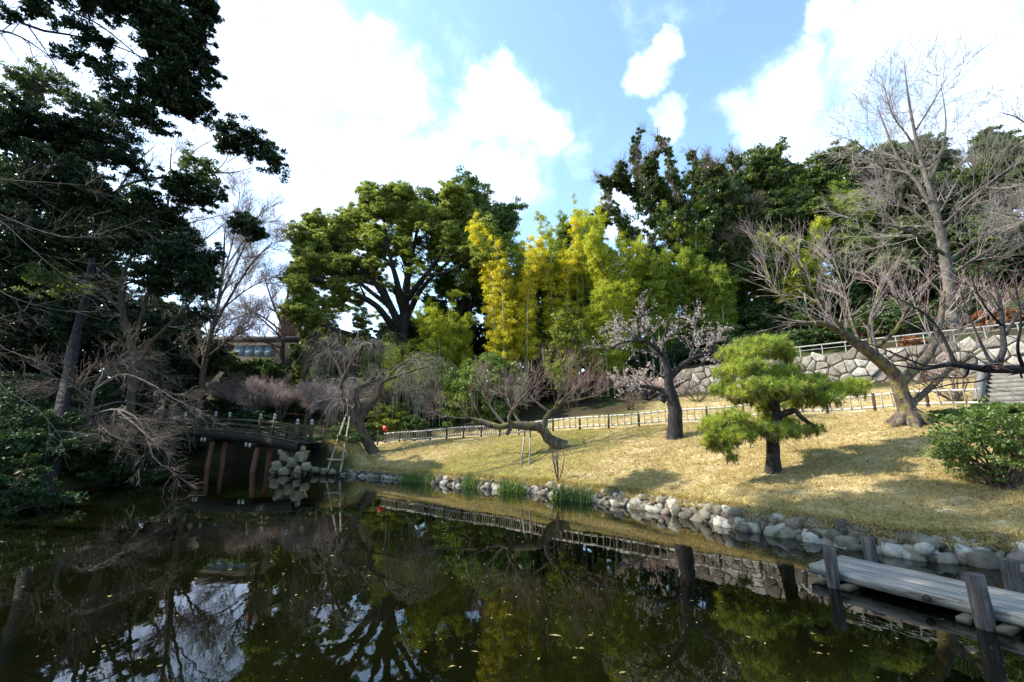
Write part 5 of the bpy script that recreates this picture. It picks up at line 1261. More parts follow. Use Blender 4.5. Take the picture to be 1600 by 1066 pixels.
def shrubs():
    def sh(name, label, px, py, w, h, mat, Y=None, **k):
        b = ongd(px, py) if Y is None else g3(at(px, py, Y)[0], Y); bush(name, label, 'shrub', b, w, h, M[mat], **k)
    sh('glossy_shrub', 'big glossy green shrub behind the leaning plum', 757, 622, 6.6, 6.2, 'bank_bush', 33, n=60, per=30, leaf=.10)
    sh('glossy_shrub', 'pale yellow green shrub with bare stems left of the blossoming plum', 888, 600, 4.8, 6.4, 'bush_yellow', 33.5, n=34, per=22, leaf=.09, stems=30, base_open=.45)
    sh('round_shrub', 'small round pale green shrub behind the bamboo fence', 645, 676, 2.8, 1.9, 'bush', 31.5, n=20, per=24, leaf=.07)
    sh('low_shrub', 'mound of bright green ground shrubs left of the bamboo culms', 605, 655, 5.5, 2.6, 'bush_yellow', 35, n=34, per=24, leaf=.07)
    sh('low_shrub', 'green mound of low shrub behind the cherry trunk', 560, 665, 4.5, 1.3, 'bush', 33, n=26, per=24, leaf=.07)
    sh('low_shrub', 'low green shrub behind the railing at the bridge end', 470, 660, 5.0, 1.4, 'bush', 35, n=26, per=24, leaf=.07)
    sh('low_shrub', 'brownish tuft of shrub on the bank right of the boulders', 500, 690, 2.4, .9, 'evergreen', 27.0, n=16, per=24, leaf=.05)
    sh('low_shrub', 'low olive shrub at the foot of the leaning cherry', 548, 702, 1.8, .7, 'camphor_dark', 26.5, n=14, per=20, leaf=.05)
    sh('terrace_shrub', 'dark leafy shrub along the terrace right of the pine top', 1285, 540, 4.5, 2.6, 'bush', 30, n=26, per=22, leaf=.09)
    sh('terrace_shrub', 'dark leafy shrub on the terrace behind the plum fork', 1385, 520, 4.5, 2.8, 'bush', 29, n=26, per=22, leaf=.09)
    sh('terrace_shrub', 'leafy shrub on the terrace left of the pine top', 1165, 560, 5.0, 2.4, 'bush_dark', 33, n=26, per=22, leaf=.09)
    sh('terrace_shrub', 'dark shrub above the left end of the stone wall', 1085, 560, 5.0, 2.4, 'bush_dark', 35, n=26, per=22, leaf=.09)
    sh('terrace_shrub', 'small russet leaved shrub behind the handrail', 1425, 522, 1.6, .9, 'autumn', 25.5, n=12, per=14, leaf=.07)
    sh('terrace_shrub', 'russet shrub at the right edge above the wall', 1560, 495, 2.4, 1.2, 'autumn', 25, n=14, per=16, leaf=.08)
    sh('terrace_shrub', 'leafy green shrub on the terrace at the far right', 1500, 505, 4.0, 2.2, 'bush', 28, n=22, per=22, leaf=.09)
    for px, Y, w, h, lab in ((1150, 39, 6, 3.4, 'hillside shrub above the left end of the wall'), (1215, 37, 6, 3.2, 'hillside shrub right above the pine top'), (1280, 38, 6, 3.4, 'hillside shrub under the green bamboo'), (1340, 36, 6, 3.2, 'hillside shrub above the plum fork'),
                            (1400, 37, 6, 3.4, 'hillside shrub left of the tall bare trunk'), (1460, 35, 6, 3.2, 'hillside shrub directly behind the tall bare trunk'), (1525, 34, 6, 3.2, 'hillside shrub right of the tall bare trunk'), (1590, 33, 6, 3.2, 'hillside shrub at the right edge above the stairs'),
                            (1440, 42, 7, 4.2, 'higher hillside shrub behind the tall bare trunk'), (1350, 44, 7, 4.2, 'higher hillside shrub behind the dark green bamboo'), (1540, 40, 7, 4.2, 'higher hillside shrub on the right slope'), (1250, 45, 7, 4.2, 'higher hillside shrub behind the green bamboo')):
        sh('hill_shrub', lab, px, 500, w, h, 'bush_dark' if int(px / 10) % 3 == 0 else 'bush', Y, n=30, per=20, leaf=.10)
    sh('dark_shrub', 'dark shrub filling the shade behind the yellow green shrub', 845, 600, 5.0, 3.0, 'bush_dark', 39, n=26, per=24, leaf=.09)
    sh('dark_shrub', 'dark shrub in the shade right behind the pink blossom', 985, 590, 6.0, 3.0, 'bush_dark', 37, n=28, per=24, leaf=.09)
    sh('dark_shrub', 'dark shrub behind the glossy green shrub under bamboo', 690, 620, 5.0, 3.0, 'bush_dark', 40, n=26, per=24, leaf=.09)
    sh('bank_shrub', 'loose green shrub on the bank at the right edge near the jetty', 1572, 760, 2.4, 1.75, 'bank_bush', n=34, per=16, leaf=.036, stems=22, base_open=.2)
    sh('bank_herb', 'low bright green leafy herbs right of the plum base', 1488, 655, 1.6, .4, 'bank_bush', n=16, per=18, leaf=.05)
    sh('bank_herb', 'patch of bright green herbs before the stone stairs', 1560, 655, 2.4, .55, 'bank_bush', n=24, per=18, leaf=.05)
    sh('bank_herb', 'tuft of fresh leaves touching the base of the old plum', 1452, 664, .5, .25, 'bush', n=6, per=12, leaf=.04)
    sh('fern', 'yellow fern tuft at the foot of the right bridge pier', 402, 735, 1.1, .6, 'fern', 27.2, n=12, per=16, leaf=.06)
shrubs()

def dry_stems():
    for px, py, lab, n, h, rr0 in ((1502, 634, 'bundle of dry upright stems at the fence end by the stairs', 16, .75, .018), (872, 756, 'small leafless sapling at the water edge below the leaning plum', 8, 1.55, .02)):
        b = ongd(px, py); t = thing('dry_stem_plant', lab, 'plant', b)
        sp_ = [[(*b, rr0), (*(b + [rng.normal(0, .12), rng.normal(0, .12), h * .5]), rr0 * .75), (*(b + [rng.normal(0, .25), rng.normal(0, .2), h * rng.uniform(.7, 1)]), rr0 * .35)] for _ in range(n)]
        P, R = limbs(sp_, 7); P2, R2 = spawn(P, R, 5, t=(.4, 1), L=(.12, .4), K=4, rr=.6, up=.3, rmin=.004)
        MB().tubes(P, R, 5).build('stem', M['bark_brown'], t); MB().tubes(P2, R2, 3).build('branchwork', M['twig_grey'], t)
    for px, py, w, n, lab in ((652, 750, 2.0, 260, 'leftmost green iris clump at the foot of the stone edging'), (738, 758, .9, 130, 'small green iris clump between the two larger ones'), (800, 765, 1.1, 170, 'green iris clump below the propped plum trunk'), (884, 777, .9, 190, 'green iris clump in front of the leafless sapling'), (912, 781, .4, 70, 'short green iris clump at the right end of the row')):
        c = onz(px, py + 4, 0); t = thing('iris_clump', lab, 'iris', c, 'iris clumps along the water edge')
        Lw = unit(np.array([1, -.55])); q = rng.uniform(-w / 2, w / 2, n); P = np.column_stack([c[0] + q * Lw[0] + rng.normal(0, .09, n), c[1] + q * Lw[1] + rng.normal(0, .09, n), np.full(n, -.05)])
        A = rng.normal(0, .22, (n, 3)) + np.array([0, 0, 1.]); MB().blades(P, A, rng.uniform(.35, .75, n), .022).build('blade_tuft', M['reed'], t)
dry_stems()
def wall_foot_shrubs():
    for px, py, H, W, lab in ((1495, 628, 2.0, 2.6, 'leafless twiggy shrub before the wall just left of the stone stairs'), (1290, 622, 1.3, 2.2, 'leafless twiggy shrub before the wall right of the pine crown'), (1090, 628, 1.2, 2.0, 'leafless twiggy shrub before the wall between blossoming plum and pine'), (985, 640, 1.0, 2.2, 'brown twiggy shrub on the lawn below the pink blossom')):
        b = ongd(px, py); t = thing('leafless_shrub', lab, 'shrub', b)
        specs = [[(*(b + [rng.normal(0, .1), rng.normal(0, .1), -.05]), .03), (*(b + [rng.normal(0, .2 * W), rng.normal(0, .2 * W), H * .5]), .02), (*(b + [rng.normal(0, .32 * W), rng.normal(0, .3 * W), H * rng.uniform(.7, 1)]), .008)] for _ in range(9)]
        bare_tree(t, specs, [dict(n=7, t=(.2, 1), ang=(20, 60), L=(.3, .8), K=5, rr=.5, up=.3, wig=.1, rmin=.007), dict(n=4, t=(.2, 1), ang=(20, 60), L=(.15, .4), K=4, rr=.6, up=.3, wig=.1, rmin=.005)], M['bark_brown'], M['twig_brown'], K=7, sides=5, world=True, rf=1.)
wall_foot_shrubs()

def pink_row():
    sp_ = [(400, 640, 41, 3.7, 5.2), (440, 648, 40, 3.9, 5.6), (478, 652, 39, 4.1, 5.6), (518, 652, 38.5, 3.9, 5.6), (552, 650, 40, 3.6, 5.2), (365, 632, 43, 3.4, 5.0)]
    w = ['second from the left', 'third from the left', 'behind the right half of the bridge railing', 'behind the left prop of the cherry', 'rightmost, behind the weeping cherry trunk', 'leftmost, above the bridge']
    for (px, py, Y, H, Wd), q in zip(sp_, w):
        b = g3(at(px, py, Y)[0], Y, -.1); t = thing('bare_cherry_tree', 'low flat topped leafless cherry with rosy twigs, ' + q, 'cherry tree', b, 'row of low leafless cherries')
        specs = []
        for k in range(7):
            a = rng.uniform(0, 6.28); e = b + np.array([math.cos(a) * Wd * .42, math.sin(a) * Wd * .42, H * rng.uniform(.62, .85)]); m = b + (e - b) * .35 + [0, 0, .18 * H]
            specs.append([(*b, .10), (*m, .075), (*e, .03)])
        bare_tree(t, specs, [dict(n=14, t=(.3, 1), ang=(30, 70), L=(.7, 1.6), K=6, rr=.4, up=.3, wig=.12, rmin=.016), dict(n=11, t=(.2, 1), ang=(25, 60), L=(.4, 1.1), K=5, rr=.5, up=.25, wig=.1, rmin=.012), dict(n=3, t=(.2, 1), ang=(25, 60), L=(.2, .5), K=4, rr=.6, up=.25, wig=.1, rmin=.009)],
                  M['bark_grey'], M['twig_pink'], K=9, sides=7, world=True)
pink_row()

# ------------------------------------------------------------------ the dark wooded left bank
def left_bank():
    def clumps(t, lst, mat, leaf, per, sub=9, droop=.3, name='crown', flat=.7):
        fo = MB()
        for x, y, Y, rx, ry in lst:
            s = Y / 680; n = max(4, int(rx * ry * 3.14 / 230))
            c = at(x, y, Y) + in_ball(n, .5) * np.array([rx * s, rx * s * 1.1, ry * s])
            clump_leaves(fo, c, np.array([24, 24, 17]) * s * rng.uniform(.75, 1.2, (n, 1)), per, leaf, sub, droop=droop, flat=flat)
        fo.build(name, mat, t)
    # 1: near overhanging tree, trunk left of the frame
    Y = 11.4; b = g3(-16.6, 11.4, -.3)
    t = thing('overhanging_evergreen_tree', 'near black evergreen leaning over the top left corner', 'tree', b)
    def L(*q): return [(*at(x, y, Y + dy), r) for x, y, dy, r in q]
    hub = at(-190, 60, Y)
    specs = [[(*b, 0.491), (*(b * .6 + hub * 0.468), 0.398), (*hub, 0.281), (*at(-60, -80, Y), 0.140), (*at(60, -180, Y), 0.058)],
             [(*hub, 0.234), *L((-90, -30, 0, 0.152), (0, 10, 0, 0.105), (45, 42, 0, 0.082), (110, 55, 0, 0.058), (190, 75, 0, 0.041), (270, 115, 0, 0.017))],
             [(*hub, 0.211), *L((-90, 40, 0, 0.105), (0, 48, 0, 0.065), (40, 62, 0, 0.047), (90, 98, 0, 0.023))],
             L((-60, -80, 0, 0.117), (60, -30, .3, 0.094), (110, 15, .3, 0.070), (160, 42, .3, 0.053), (230, 100, .3, 0.023)),
             L((-20, -120, 0, 0.117), (110, -60, .5, 0.094), (200, -10, .6, 0.070), (280, 40, .6, 0.035), (330, 80, .6, 0.014)),
             L((60, -60, 0, 0.094), (170, -20, 1, 0.070), (240, 60, 1.2, 0.047), (290, 150, 1.2, 0.017)),
             L((45, 42, 0, 0.047), (75, 85, -.2, 0.030), (100, 130, -.3, 0.014)), L((110, 55, 0, 0.041), (150, 110, .3, 0.030), (185, 160, .4, 0.014))]
    o = bare_tree(t, specs, [dict(n=9, t=(.4, 1), ang=(25, 60), L=(1.2, 2.7), K=7, rr=.5, up=-.05, wig=.12, rmin=0.009), dict(n=6, t=(.2, 1), ang=(25, 60), L=(.5, 1.2), K=5, rr=.6, up=-.05, wig=.12, rmin=0.007)], M['bark_black'], M['twig_dark'], K=16, sides=8, world=True)
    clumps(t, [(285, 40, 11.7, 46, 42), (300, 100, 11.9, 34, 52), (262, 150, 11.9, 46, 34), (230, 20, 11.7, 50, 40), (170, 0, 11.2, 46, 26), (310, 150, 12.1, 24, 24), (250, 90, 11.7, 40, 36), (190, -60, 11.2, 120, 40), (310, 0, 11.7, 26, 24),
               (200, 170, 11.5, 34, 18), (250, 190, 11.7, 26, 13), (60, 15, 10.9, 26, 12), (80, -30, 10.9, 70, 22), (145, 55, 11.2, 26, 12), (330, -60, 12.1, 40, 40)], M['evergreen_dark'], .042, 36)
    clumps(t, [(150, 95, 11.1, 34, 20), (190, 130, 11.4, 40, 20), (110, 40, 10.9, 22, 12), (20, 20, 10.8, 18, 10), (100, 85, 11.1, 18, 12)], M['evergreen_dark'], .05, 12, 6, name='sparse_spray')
    fo = MB(); sh_ = np.array([SUN_DIR[0], SUN_DIR[1]]) / math.cos(SUN_EL)      # unseen leaf clumps added toward the sun to shade jetty and right bank
    hc = np.array([[*(np.array(q) + sh_ * 21.5), .4 + 21.5 * math.tan(SUN_EL)] for q in ((4.6, 6.8), (5.2, 5.6), (6.0, 4.6), (6.6, 3.4), (5.7, 6.6), (6.3, 5.6), (7.0, 7.2), (8.2, 7.0), (7.2, 4.4), (4.4, 7.3), (5.0, 6.2), (5.4, 5.0), (6.3, 4.0))])
    hb = np.array([[*(np.array(q) + sh_ * 26.5), .4 + 26.5 * math.tan(SUN_EL)] for q in ((5.7, 10.9), (6.5, 10.3), (7.4, 9.7), (8.3, 9.3), (9.2, 8.9), (7.0, 9.4), (8.0, 8.6), (9.0, 8.2), (6.2, 9.9), (9.9, 8.3), (10.6, 8.0))])
    hc = np.concatenate([hc, hb, hc + rng.normal(0, .55, hc.shape), hb + rng.normal(0, .5, hb.shape)])
    sp_ = [[(*hub, .16), (*(hub * .5 + q * .5 + [0, 0, .6]), .10), (*q, .02)] for q in hc[::2]]
    P, R = limbs(sp_, 10); P2, R2 = spawn(P, R, 6, t=(.5, 1.), ang=(30, 65), L=(.5, 1.3), K=5, rr=.5)
    MB().tubes(P, R, 6, .03).tubes(P2, R2, 3).build('unseen_shade_limb', M['bark_black'], t, smooth=True)  # limbs added to join the unseen shading clumps to the tree
    clump_leaves(fo, hc + rng.normal(0, .3, hc.shape), 1.15, 36, .055, 9); fo.build('unseen_shade_crown', M['evergreen_dark'], t)
    # 2: mid evergreen with the long branch
    Y = 17.0; b = g3(*at(110, 600, Y)[:2], -.3)
    t = thing('branching_evergreen_tree', 'dark evergreen with one long bough ending in a leafy tuft over the sky', 'tree', b)
    specs = [[(*b, .45), *L((118, 530, 5.5, .36), (140, 440, 5.5, .3), (150, 360, 5.5, .24), (150, 280, 5.5, .16), (140, 180, 5.5, .05))],
             L((150, 330, 5.5, .16), (195, 290, 5.3, .13), (250, 278, 5.0, .115), (300, 272, 5.0, .10), (340, 270, 5.0, .075), (365, 270, 5, .045), (395, 262, 5, .02)),
             L((335, 270, 5, .05), (352, 252, 5, .035), (362, 225, 5, .025), (372, 205, 5, .015)), L((352, 256, 5, .03), (385, 238, 5, .022), (425, 250, 5, .01)),
             L((150, 300, 5.5, .12), (110, 230, 5, .09), (70, 170, 4.5, .04)), L((145, 400, 5.5, .14), (90, 330, 4, .1), (40, 280, 3, .04)), L((150, 350, 5.5, .12), (210, 260, 6, .08), (240, 230, 6.2, .03)),
             L((140, 440, 5.5, .14), (200, 390, 5, .1), (260, 360, 4.6, .07), (310, 345, 4.4, .04), (375, 330, 4.2, .015)), L((140, 460, 5.5, .12), (210, 440, 5, .09), (290, 420, 4.5, .04))]
    bare_tree(t, specs, [dict(n=8, t=(.35, 1), ang=(25, 65), L=(.8, 1.8), K=7, rr=.5, up=.15, wig=.12, rmin=.010), dict(n=5, t=(.2, 1), ang=(25, 60), L=(.3, .9), K=5, rr=.6, up=.1, wig=.12, rmin=.008)], M['bark_black'], M['twig_dark'], K=16, sides=9, world=True)
    clumps(t, [(392, 222, 16.5, 40, 20), (362, 200, 16.5, 22, 14), (425, 250, 16.5, 20, 20), (358, 225, 16.5, 14, 13), (375, 345, 15.7, 15, 13), (395, 358, 15.7, 7, 8),
               (290, 300, 16, 45, 22), (330, 310, 16, 24, 18), (250, 325, 16, 50, 26), (200, 250, 17, 45, 26), (150, 210, 17, 55, 34), (90, 200, 16.5, 60, 40), (30, 220, 16, 55, 50), (110, 280, 16, 60, 34), (40, 310, 15.5, 60, 40), (170, 320, 16.5, 50, 28),
               (100, 370, 16, 70, 28), (220, 375, 16, 45, 26), (285, 400, 15.6, 46, 36), (310, 440, 15.6, 26, 24), (240, 430, 15.8, 40, 28), (20, 390, 15.5, 50, 30)], M['evergreen_dark'], .05, 32)
    clumps(t, [(300, 258, 16.8, 32, 13), (60, 130, 16.8, 46, 26), (140, 160, 17, 34, 20), (20, 170, 16.5, 34, 30), (90, 440, 16.5, 34, 16), (310, 285, 16.8, 22, 10)], M['evergreen'], .05, 26, name='lighter_spray')
    # 3: tree standing behind the two
    Y = 24.0; b = g3(*at(215, 640, Y)[:2], -.3)
    t = thing('shaded_evergreen_tree', 'shaded evergreen with several crooked stems behind the long bough', 'tree', b)
    specs = [[(*b, .34), *L((208, 560, 0, .28), (190, 480, 0, .22), (195, 420, 0, .16), (235, 360, 0, .06))], L((205, 550, 0, .2), (225, 480, .6, .16), (240, 420, .8, .12), (232, 370, 1, .05)), L((208, 560, 0, .2), (262, 510, -.4, .14), (300, 470, -.6, .08), (330, 430, -.8, .03)),
             L((195, 490, 0, .16), (150, 450, .5, .12), (105, 430, .8, .05)), L((225, 480, .6, .12), (270, 480, 1, .09), (330, 520, 1.2, .03))]
    bare_tree(t, specs, [dict(n=9, t=(.35, 1), ang=(30, 70), L=(1., 2.4), K=8, rr=.5, up=.1, wig=.15, rmin=.012), dict(n=6, t=(.2, 1), ang=(25, 60), L=(.4, 1.2), K=6, rr=.6, up=.1, wig=.12, rmin=.009)], M['bark_brown'], M['twig_grey'], K=14, sides=8, world=True)
    clumps(t, [(125, 505, 24, 44, 30), (230, 505, 25, 40, 14), (290, 440, 24, 40, 26), (200, 350, 24, 70, 40), (90, 400, 24, 70, 30), (310, 490, 25, 22, 12), (30, 440, 24, 50, 30), (270, 370, 24, 40, 34)], M['evergreen_dark'], .065, 30)
    # further evergreens that close the left
    def ev(label, px, Y, top, Wd, mat, **k):
        x = at(px, 500, Y)[0]; bb_ = g3(x, Y); H = at(px, top, Y)[2] - bb_[2]
        evergreen('bank_evergreen_tree', label, 'tree', bb_, max(H, 3), Wd, M[mat], M['bark_dark'], **k)
    ev('dark evergreen at the left edge behind the pale bare twigs', 5, 26, 250, 10, 'evergreen_dark', per=24, leaf=.11, n_limb=13, crown0=.12)
    ev('dark evergreen left of the crooked stems', 90, 30, 330, 9, 'evergreen', per=22, leaf=.12, n_limb=11, crown0=.35)
    ev('dark evergreen right behind the bridge left end', 310, 40, 545, 6.5, 'evergreen_dark', per=26, leaf=.12, n_limb=12, crown0=.02)
    ev('low dark evergreen behind the fan of bare maple twigs', 245, 36, 520, 7, 'evergreen_dark', per=24, leaf=.12, n_limb=11, crown0=.02)
    ev('dark evergreen further behind at the left, over the house roof line', 262, 46, 455, 8, 'evergreen', per=18, leaf=.14, n_limb=10, crown0=.3)
    ev('dark evergreen crown farthest left in the background', 150, 44, 400, 11, 'evergreen_dark', per=20, leaf=.14, n_limb=11, crown0=.1)
    ev('dark evergreen in the left background above the water', 40, 40, 380, 12, 'evergreen_dark', per=20, leaf=.14, n_limb=11, crown0=.05)
    for px, Y, top, Wd, lab in ((-30, 33, 440, 9, 'low shaded evergreen at the left edge behind the pale twigs'), (45, 35, 470, 9, 'low shaded evergreen behind the high left shrub'), (115, 37, 480, 9, 'low shaded evergreen behind the maple, left of its trunk'), (180, 38, 490, 9, 'low shaded evergreen behind the maple crown'), (235, 41, 500, 9, 'low shaded evergreen between the maple and the crooked bare tree'),
                                (335, 47, 560, 7, 'low shaded evergreen just left of the brown house window'), (400, 50, 592, 7, 'low shaded evergreen under the house window')):
        ev(lab, px, Y, top, Wd, 'evergreen_dark' if px < 300 else 'evergreen', per=22, leaf=.12, n_limb=11, crown0=.03)
    # bare trees
    Y = 9.0; b = g3(-13.8, 8.2, -.2)
    t = thing('bare_twig_tree', 'leafless pale grey twigs sweeping in from the left edge', 'bare tree', b)
    Y = 11.0
    hub = at(-150, 330, Y)
    specs = [[(*b, .2), (*((b + hub) / 2), .16), (*hub, .11), (*at(-60, 250, Y), .04)], [(*hub, .08), *L((-60, 310, 0, .05), (0, 335, 0, .035), (60, 360, 0, .025), (120, 372, 0, .018), (190, 355, 0, .01), (230, 340, 0, .006))],
             [(*hub, .08), *L((-60, 320, -.3, .05), (0, 345, -.3, .03), (45, 385, -.3, .022), (100, 430, -.3, .014), (140, 440, -.3, .006))], [(*hub, .07), *L((-50, 400, 0, .04), (0, 455, 0, .025), (70, 480, 0, .016), (130, 490, .1, .006))],
             [(*hub, .06), *L((-60, 270, .3, .04), (0, 280, .3, .026), (70, 285, .3, .016), (140, 290, .3, .006))], [(*hub, .06), *L((-60, 500, .3, .04), (0, 600, .3, .03), (60, 640, .3, .02), (100, 690, .3, .006))], [(*hub, .06), *L((-60, 450, 1, .04), (0, 540, 1.2, .03), (50, 560, 1.3, .02), (120, 600, 1.5, .006))]]
    bare_tree(t, specs, [dict(n=11, t=(.4, 1), ang=(15, 50), L=(.6, 1.7), K=8, rr=.5, up=.05, wig=.10, grav=.25, rmin=.006), dict(n=6, t=(.2, 1), ang=(20, 50), L=(.25, .8), K=6, rr=.6, up=.08, wig=.10, rmin=.004)], M['twig_brown'], M['twig_brown'], K=16, sides=7, world=True)
    Y = 21.0; b = g3(*at(148, 705, Y)[:2], -.2)
    t = thing('bare_maple_tree', 'leafless maple with layered fans of fine brown twigs over the water', 'maple tree', b)
    specs = [[(*b, .2), *L((140, 660, 0, .17), (145, 620, 0, .13), (165, 580, 0, .08), (180, 555, 0, .03))], L((142, 650, 0, .1), (180, 640, -1, .08), (215, 655, -1.6, .06), (232, 690, -2, .05), (240, 715, -2.4, .035), (262, 732, -2.6, .02), (290, 728, -2.8, .01)),
             L((148, 610, 0, .1), (190, 585, -.6, .07), (235, 600, -1.2, .05), (275, 625, -1.6, .03), (310, 640, -2, .01)), L((150, 600, 0, .09), (190, 565, .8, .06), (240, 580, 1.2, .04), (290, 610, 1.6, .01)), L((142, 640, 0, .09), (190, 628, .6, .06), (240, 640, .8, .04), (285, 660, 1, .01)),
             L((145, 630, 0, .09), (110, 600, -.6, .06), (70, 590, -1, .03)), L((160, 585, 0, .07), (200, 550, 0, .05), (215, 560, 0, .02)), L((182, 640, -1, .07), (220, 672, -2.4, .05), (250, 700, -3, .02)), L((150, 660, 0, .08), (175, 680, -2, .05), (200, 690, -3, .02))]
    bare_tree(t, specs, [dict(n=13, t=(.25, 1), ang=(25, 60), L=(.9, 2.0), K=7, rr=.35, up=.0, wig=.10, grav=-.1, rmin=.011, flat=.6), dict(n=11, t=(.2, 1), ang=(20, 50), L=(.4, 1.2), K=5, rr=.6, up=0, wig=.08, rmin=.008, flat=.6), dict(n=2, t=(.2, 1), ang=(20, 50), L=(.2, .5), K=4, rr=.6, up=0, wig=.08, rmin=.007, flat=.6)], M['bark_grey'], M['twig_brown'], K=14, sides=7, world=True)
    def bt(label, base, Y, specs, H, bark_m='bark_brown', twig='twig_brown', n=(9, 9, 3)):
        b = g3(*at(*base, Y)[:2], -.3); t = thing('bare_tree', label, 'bare tree', b); s = Y / 680
        sp2 = []
        for i, q in enumerate(specs):
            l = [(*at(x, y, Y + dy), r * s) for x, y, dy, r in q]
            if i == 0: l = [(*b, q[0][3] * s * 1.2)] + l
            sp2.append(l)
        bare_tree(t, sp2, [dict(n=n[0], t=(.3, 1), ang=(25, 60), L=(H * .14, H * .30), K=8, rr=.5, up=.25, wig=.09, rmin=.02), dict(n=n[1], t=(.15, 1), ang=(20, 50), L=(H * .06, H * .16), K=6, rr=.55, up=.2, wig=.08, rmin=.014), dict(n=n[2], t=(.2, 1), ang=(20, 45), L=(H * .03, H * .08), K=4, rr=.6, up=.15, wig=.08, rmin=.011)], M[bark_m], M[twig], K=14, sides=8, world=True)
    bt('leaning bare tree over the bridge with fine drooping twigs', (312, 640), 37, [[(316, 590, 0, 6), (326, 540, 0, 5), (340, 480, 0, 4), (348, 420, 0, 3), (352, 350, 0, 1)], [(330, 520, 0, 3), (362, 460, -1, 2.4), (395, 410, -2, 1.8), (425, 380, -3, 1)], [(342, 470, 0, 2.6), (375, 400, 1, 2), (400, 340, 1.5, 1)], [(335, 500, 0, 2.6), (310, 440, 1, 2), (300, 390, 1, 1)], [(345, 430, 0, 2), (385, 370, -1, 1.5), (415, 320, -1, .8)], [(322, 560, 0, 2.6), (360, 530, -1, 2), (395, 510, -1.5, .8)], [(346, 440, 0, 2), (365, 370, 1, 1.4), (375, 300, 1.4, .6)], [(338, 490, 0, 2), (390, 450, 1, 1.4), (435, 430, 1.5, .6)]], 13, n=(14, 13, 5))
    bt('slender bare tree standing before the house chimney', (440, 590), 50, [[(441, 560, 0, 4.5), (443, 510, 0, 4), (450, 460, 0, 2.6), (455, 420, 0, .8)], [(443, 515, 0, 2.6), (425, 470, 0, 2), (412, 430, 0, .8)], [(444, 520, 0, 2.6), (462, 480, 0, 2), (475, 440, 0, .8)], [(442, 530, 0, 2), (410, 500, 0, 1.5), (385, 480, 0, .7)], [(442, 545, 0, 2), (415, 535, -1, 1.5), (380, 530, -2, .7)], [(443, 520, 0, 2), (400, 490, -2, 1.5), (365, 500, -3, .7)]], 12, n=(14, 12, 5))
    bt('tall bare tree rising behind the overhanging evergreen at the left', (235, 560), 44, [[(240, 480, 0, 5), (250, 400, 0, 4), (262, 320, 0, 3), (268, 230, 0, 1)], [(250, 400, 0, 3), (285, 340, 0, 2), (310, 280, 0, .8)], [(255, 370, 0, 3), (235, 300, 0, 2), (225, 240, 0, .8)], [(245, 430, 0, 3), (300, 390, 0, 2), (350, 350, 0, .8)], [(262, 300, 0, 2), (300, 240, 0, 1.2), (330, 220, 0, .6)]], 15)
    bt('crooked dark bare tree between the house and the bridge', (268, 610), 41, [[(262, 570, 0, 4.5), (265, 530, 0, 4), (285, 490, 0, 3), (300, 450, 0, 1)], [(265, 535, 0, 3), (240, 500, 0, 2.4), (215, 480, 0, 1)], [(275, 510, 0, 2.6), (310, 500, 0, 2), (345, 470, 0, .8)]], 9, 'bark_dark')
    bt('low bare tree with pale limbs behind the middle of the bridge railing', (395, 665), 40.5, [[(398, 650, 0, 3.6), (405, 620, 0, 3), (412, 590, 0, 1)], [(400, 645, 0, 2.6), (425, 620, 0, 2), (450, 600, 0, .8)], [(400, 640, 0, 2.4), (380, 610, 0, 1.8), (365, 590, 0, .8)], [(402, 630, 0, 2), (430, 640, 0, 1.5), (455, 632, 0, .7)]], 6, 'bark_grey', 'twig_brown')
    bt('brown twigged leafless tree on the skyline right of the ivy clad tree', (1190, 420), 52, [[(1190, 380, 0, 5), (1188, 320, 0, 4), (1192, 270, 0, 2), (1195, 245, 0, .8)], [(1189, 330, 0, 3), (1160, 280, 0, 2), (1150, 255, 0, .8)], [(1189, 340, 0, 3), (1225, 290, 0, 2), (1240, 268, 0, .8)]], 13, n=(13, 12, 4))
    bt('brown twigged leafless tree on the skyline above the moss limbed plum', (1325, 400), 50, [[(1325, 370, 0, 5), (1328, 320, 0, 4), (1320, 280, 0, 2), (1318, 255, 0, .8)], [(1326, 340, 0, 3), (1290, 295, 0, 2), (1275, 262, 0, .8)], [(1327, 330, 0, 3), (1355, 290, 0, 2), (1372, 262, 0, .8)]], 13, n=(13, 12, 4))
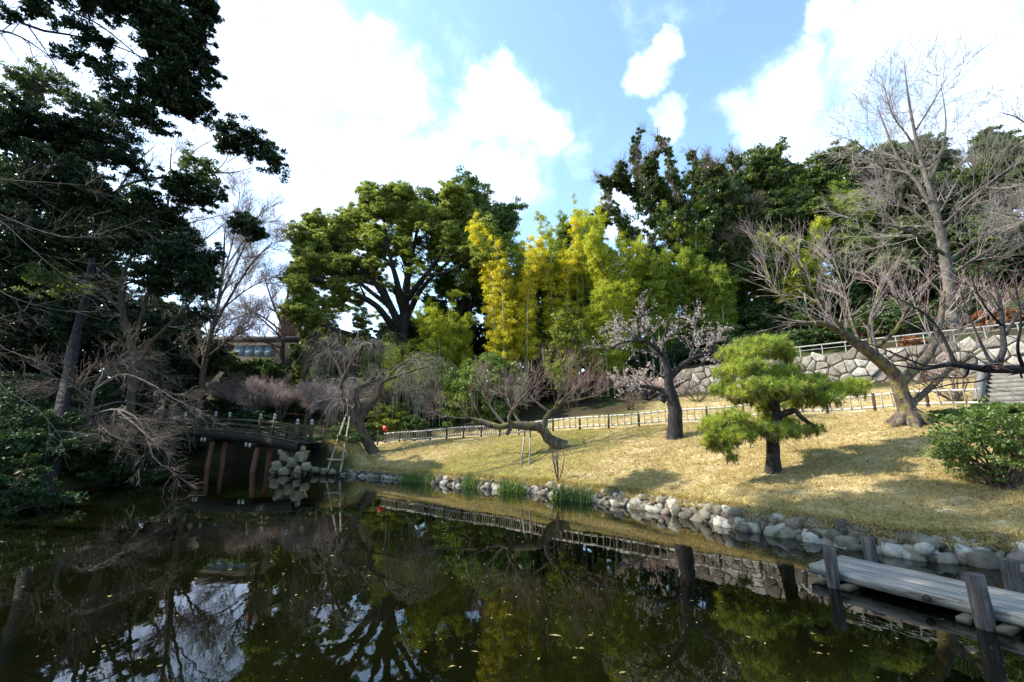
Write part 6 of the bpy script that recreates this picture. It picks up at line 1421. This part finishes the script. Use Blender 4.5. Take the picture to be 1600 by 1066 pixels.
    bt('grey twigged leafless tree on the skyline at the right edge', (1560, 380), 44, [[(1560, 350, 0, 5), (1555, 300, 0, 4), (1562, 262, 0, 2), (1566, 235, 0, .8)], [(1557, 310, 0, 3), (1525, 275, 0, 2), (1510, 250, 0, .8)], [(1557, 300, 0, 3), (1590, 270, 0, 2), (1605, 245, 0, .8)]], 12, 'bark_brown', 'twig_grey', n=(13, 12, 4))
    # undergrowth of the left bank
    sh = [(35, 610, 30, 7, 3.6, 'dark shrub farther up the left bank, behind the large one'), (160, 590, 33, 7, 3.4, 'dark shrub up the left bank behind the maple trunk'), (235, 620, 31, 6, 2.8, 'dark shrub above the drooping maple limb'), (20, 700, 17.5, 4.5, 3.2, 'dark leafy shrub overhanging the water at the left edge'), (75, 690, 19.5, 4.5, 3.0, 'dense dark shrub left of the maple trunk, near the water'), (130, 720, 20.5, 4.0, 2.2, 'dark shrub under the maple trunk'), (190, 715, 22.5, 4.5, 1.9, 'dark rounded shrub right of the maple trunk, touching the water'),
          (215, 690, 25, 4.0, 2.4, 'dark shrub behind the drooping maple limb'), (60, 610, 23, 5, 3.0, 'dark shrub halfway up the left bank'), (10, 590, 21, 5, 3.4, 'large dark shrub high at the left edge'), (150, 620, 27, 5, 2.6, 'dark shrub behind the maple crown'),
          (270, 690, 33, 5, 2.2, 'dark shrub at the hidden left end of the bridge'), (310, 640, 37, 5.5, 2.6, 'dark shrub behind the left bridge railing'), (355, 690, 38, 6, 1.8, 'dark shrub in the shade below the bridge deck'), (400, 690, 40, 6, 1.6, 'dark shrub on the far side under the bridge'), (-40, 760, 13.5, 4, 2.4, 'dark shrub at the near left water edge'),
          (345, 610, 42, 5, 2.4, 'dark shrub left of the rosy cherries'), (590, 640, 43, 7, 2.4, 'dark hedge like shrub behind the rosy cherries on the right'), (470, 640, 44, 8, 2.2, 'dark hedge like shrub behind the rosy cherries in the middle')]
    for px, py, Y, w, h, lab in sh:
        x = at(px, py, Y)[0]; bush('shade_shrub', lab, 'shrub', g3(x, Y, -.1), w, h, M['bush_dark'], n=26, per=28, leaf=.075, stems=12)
left_bank()
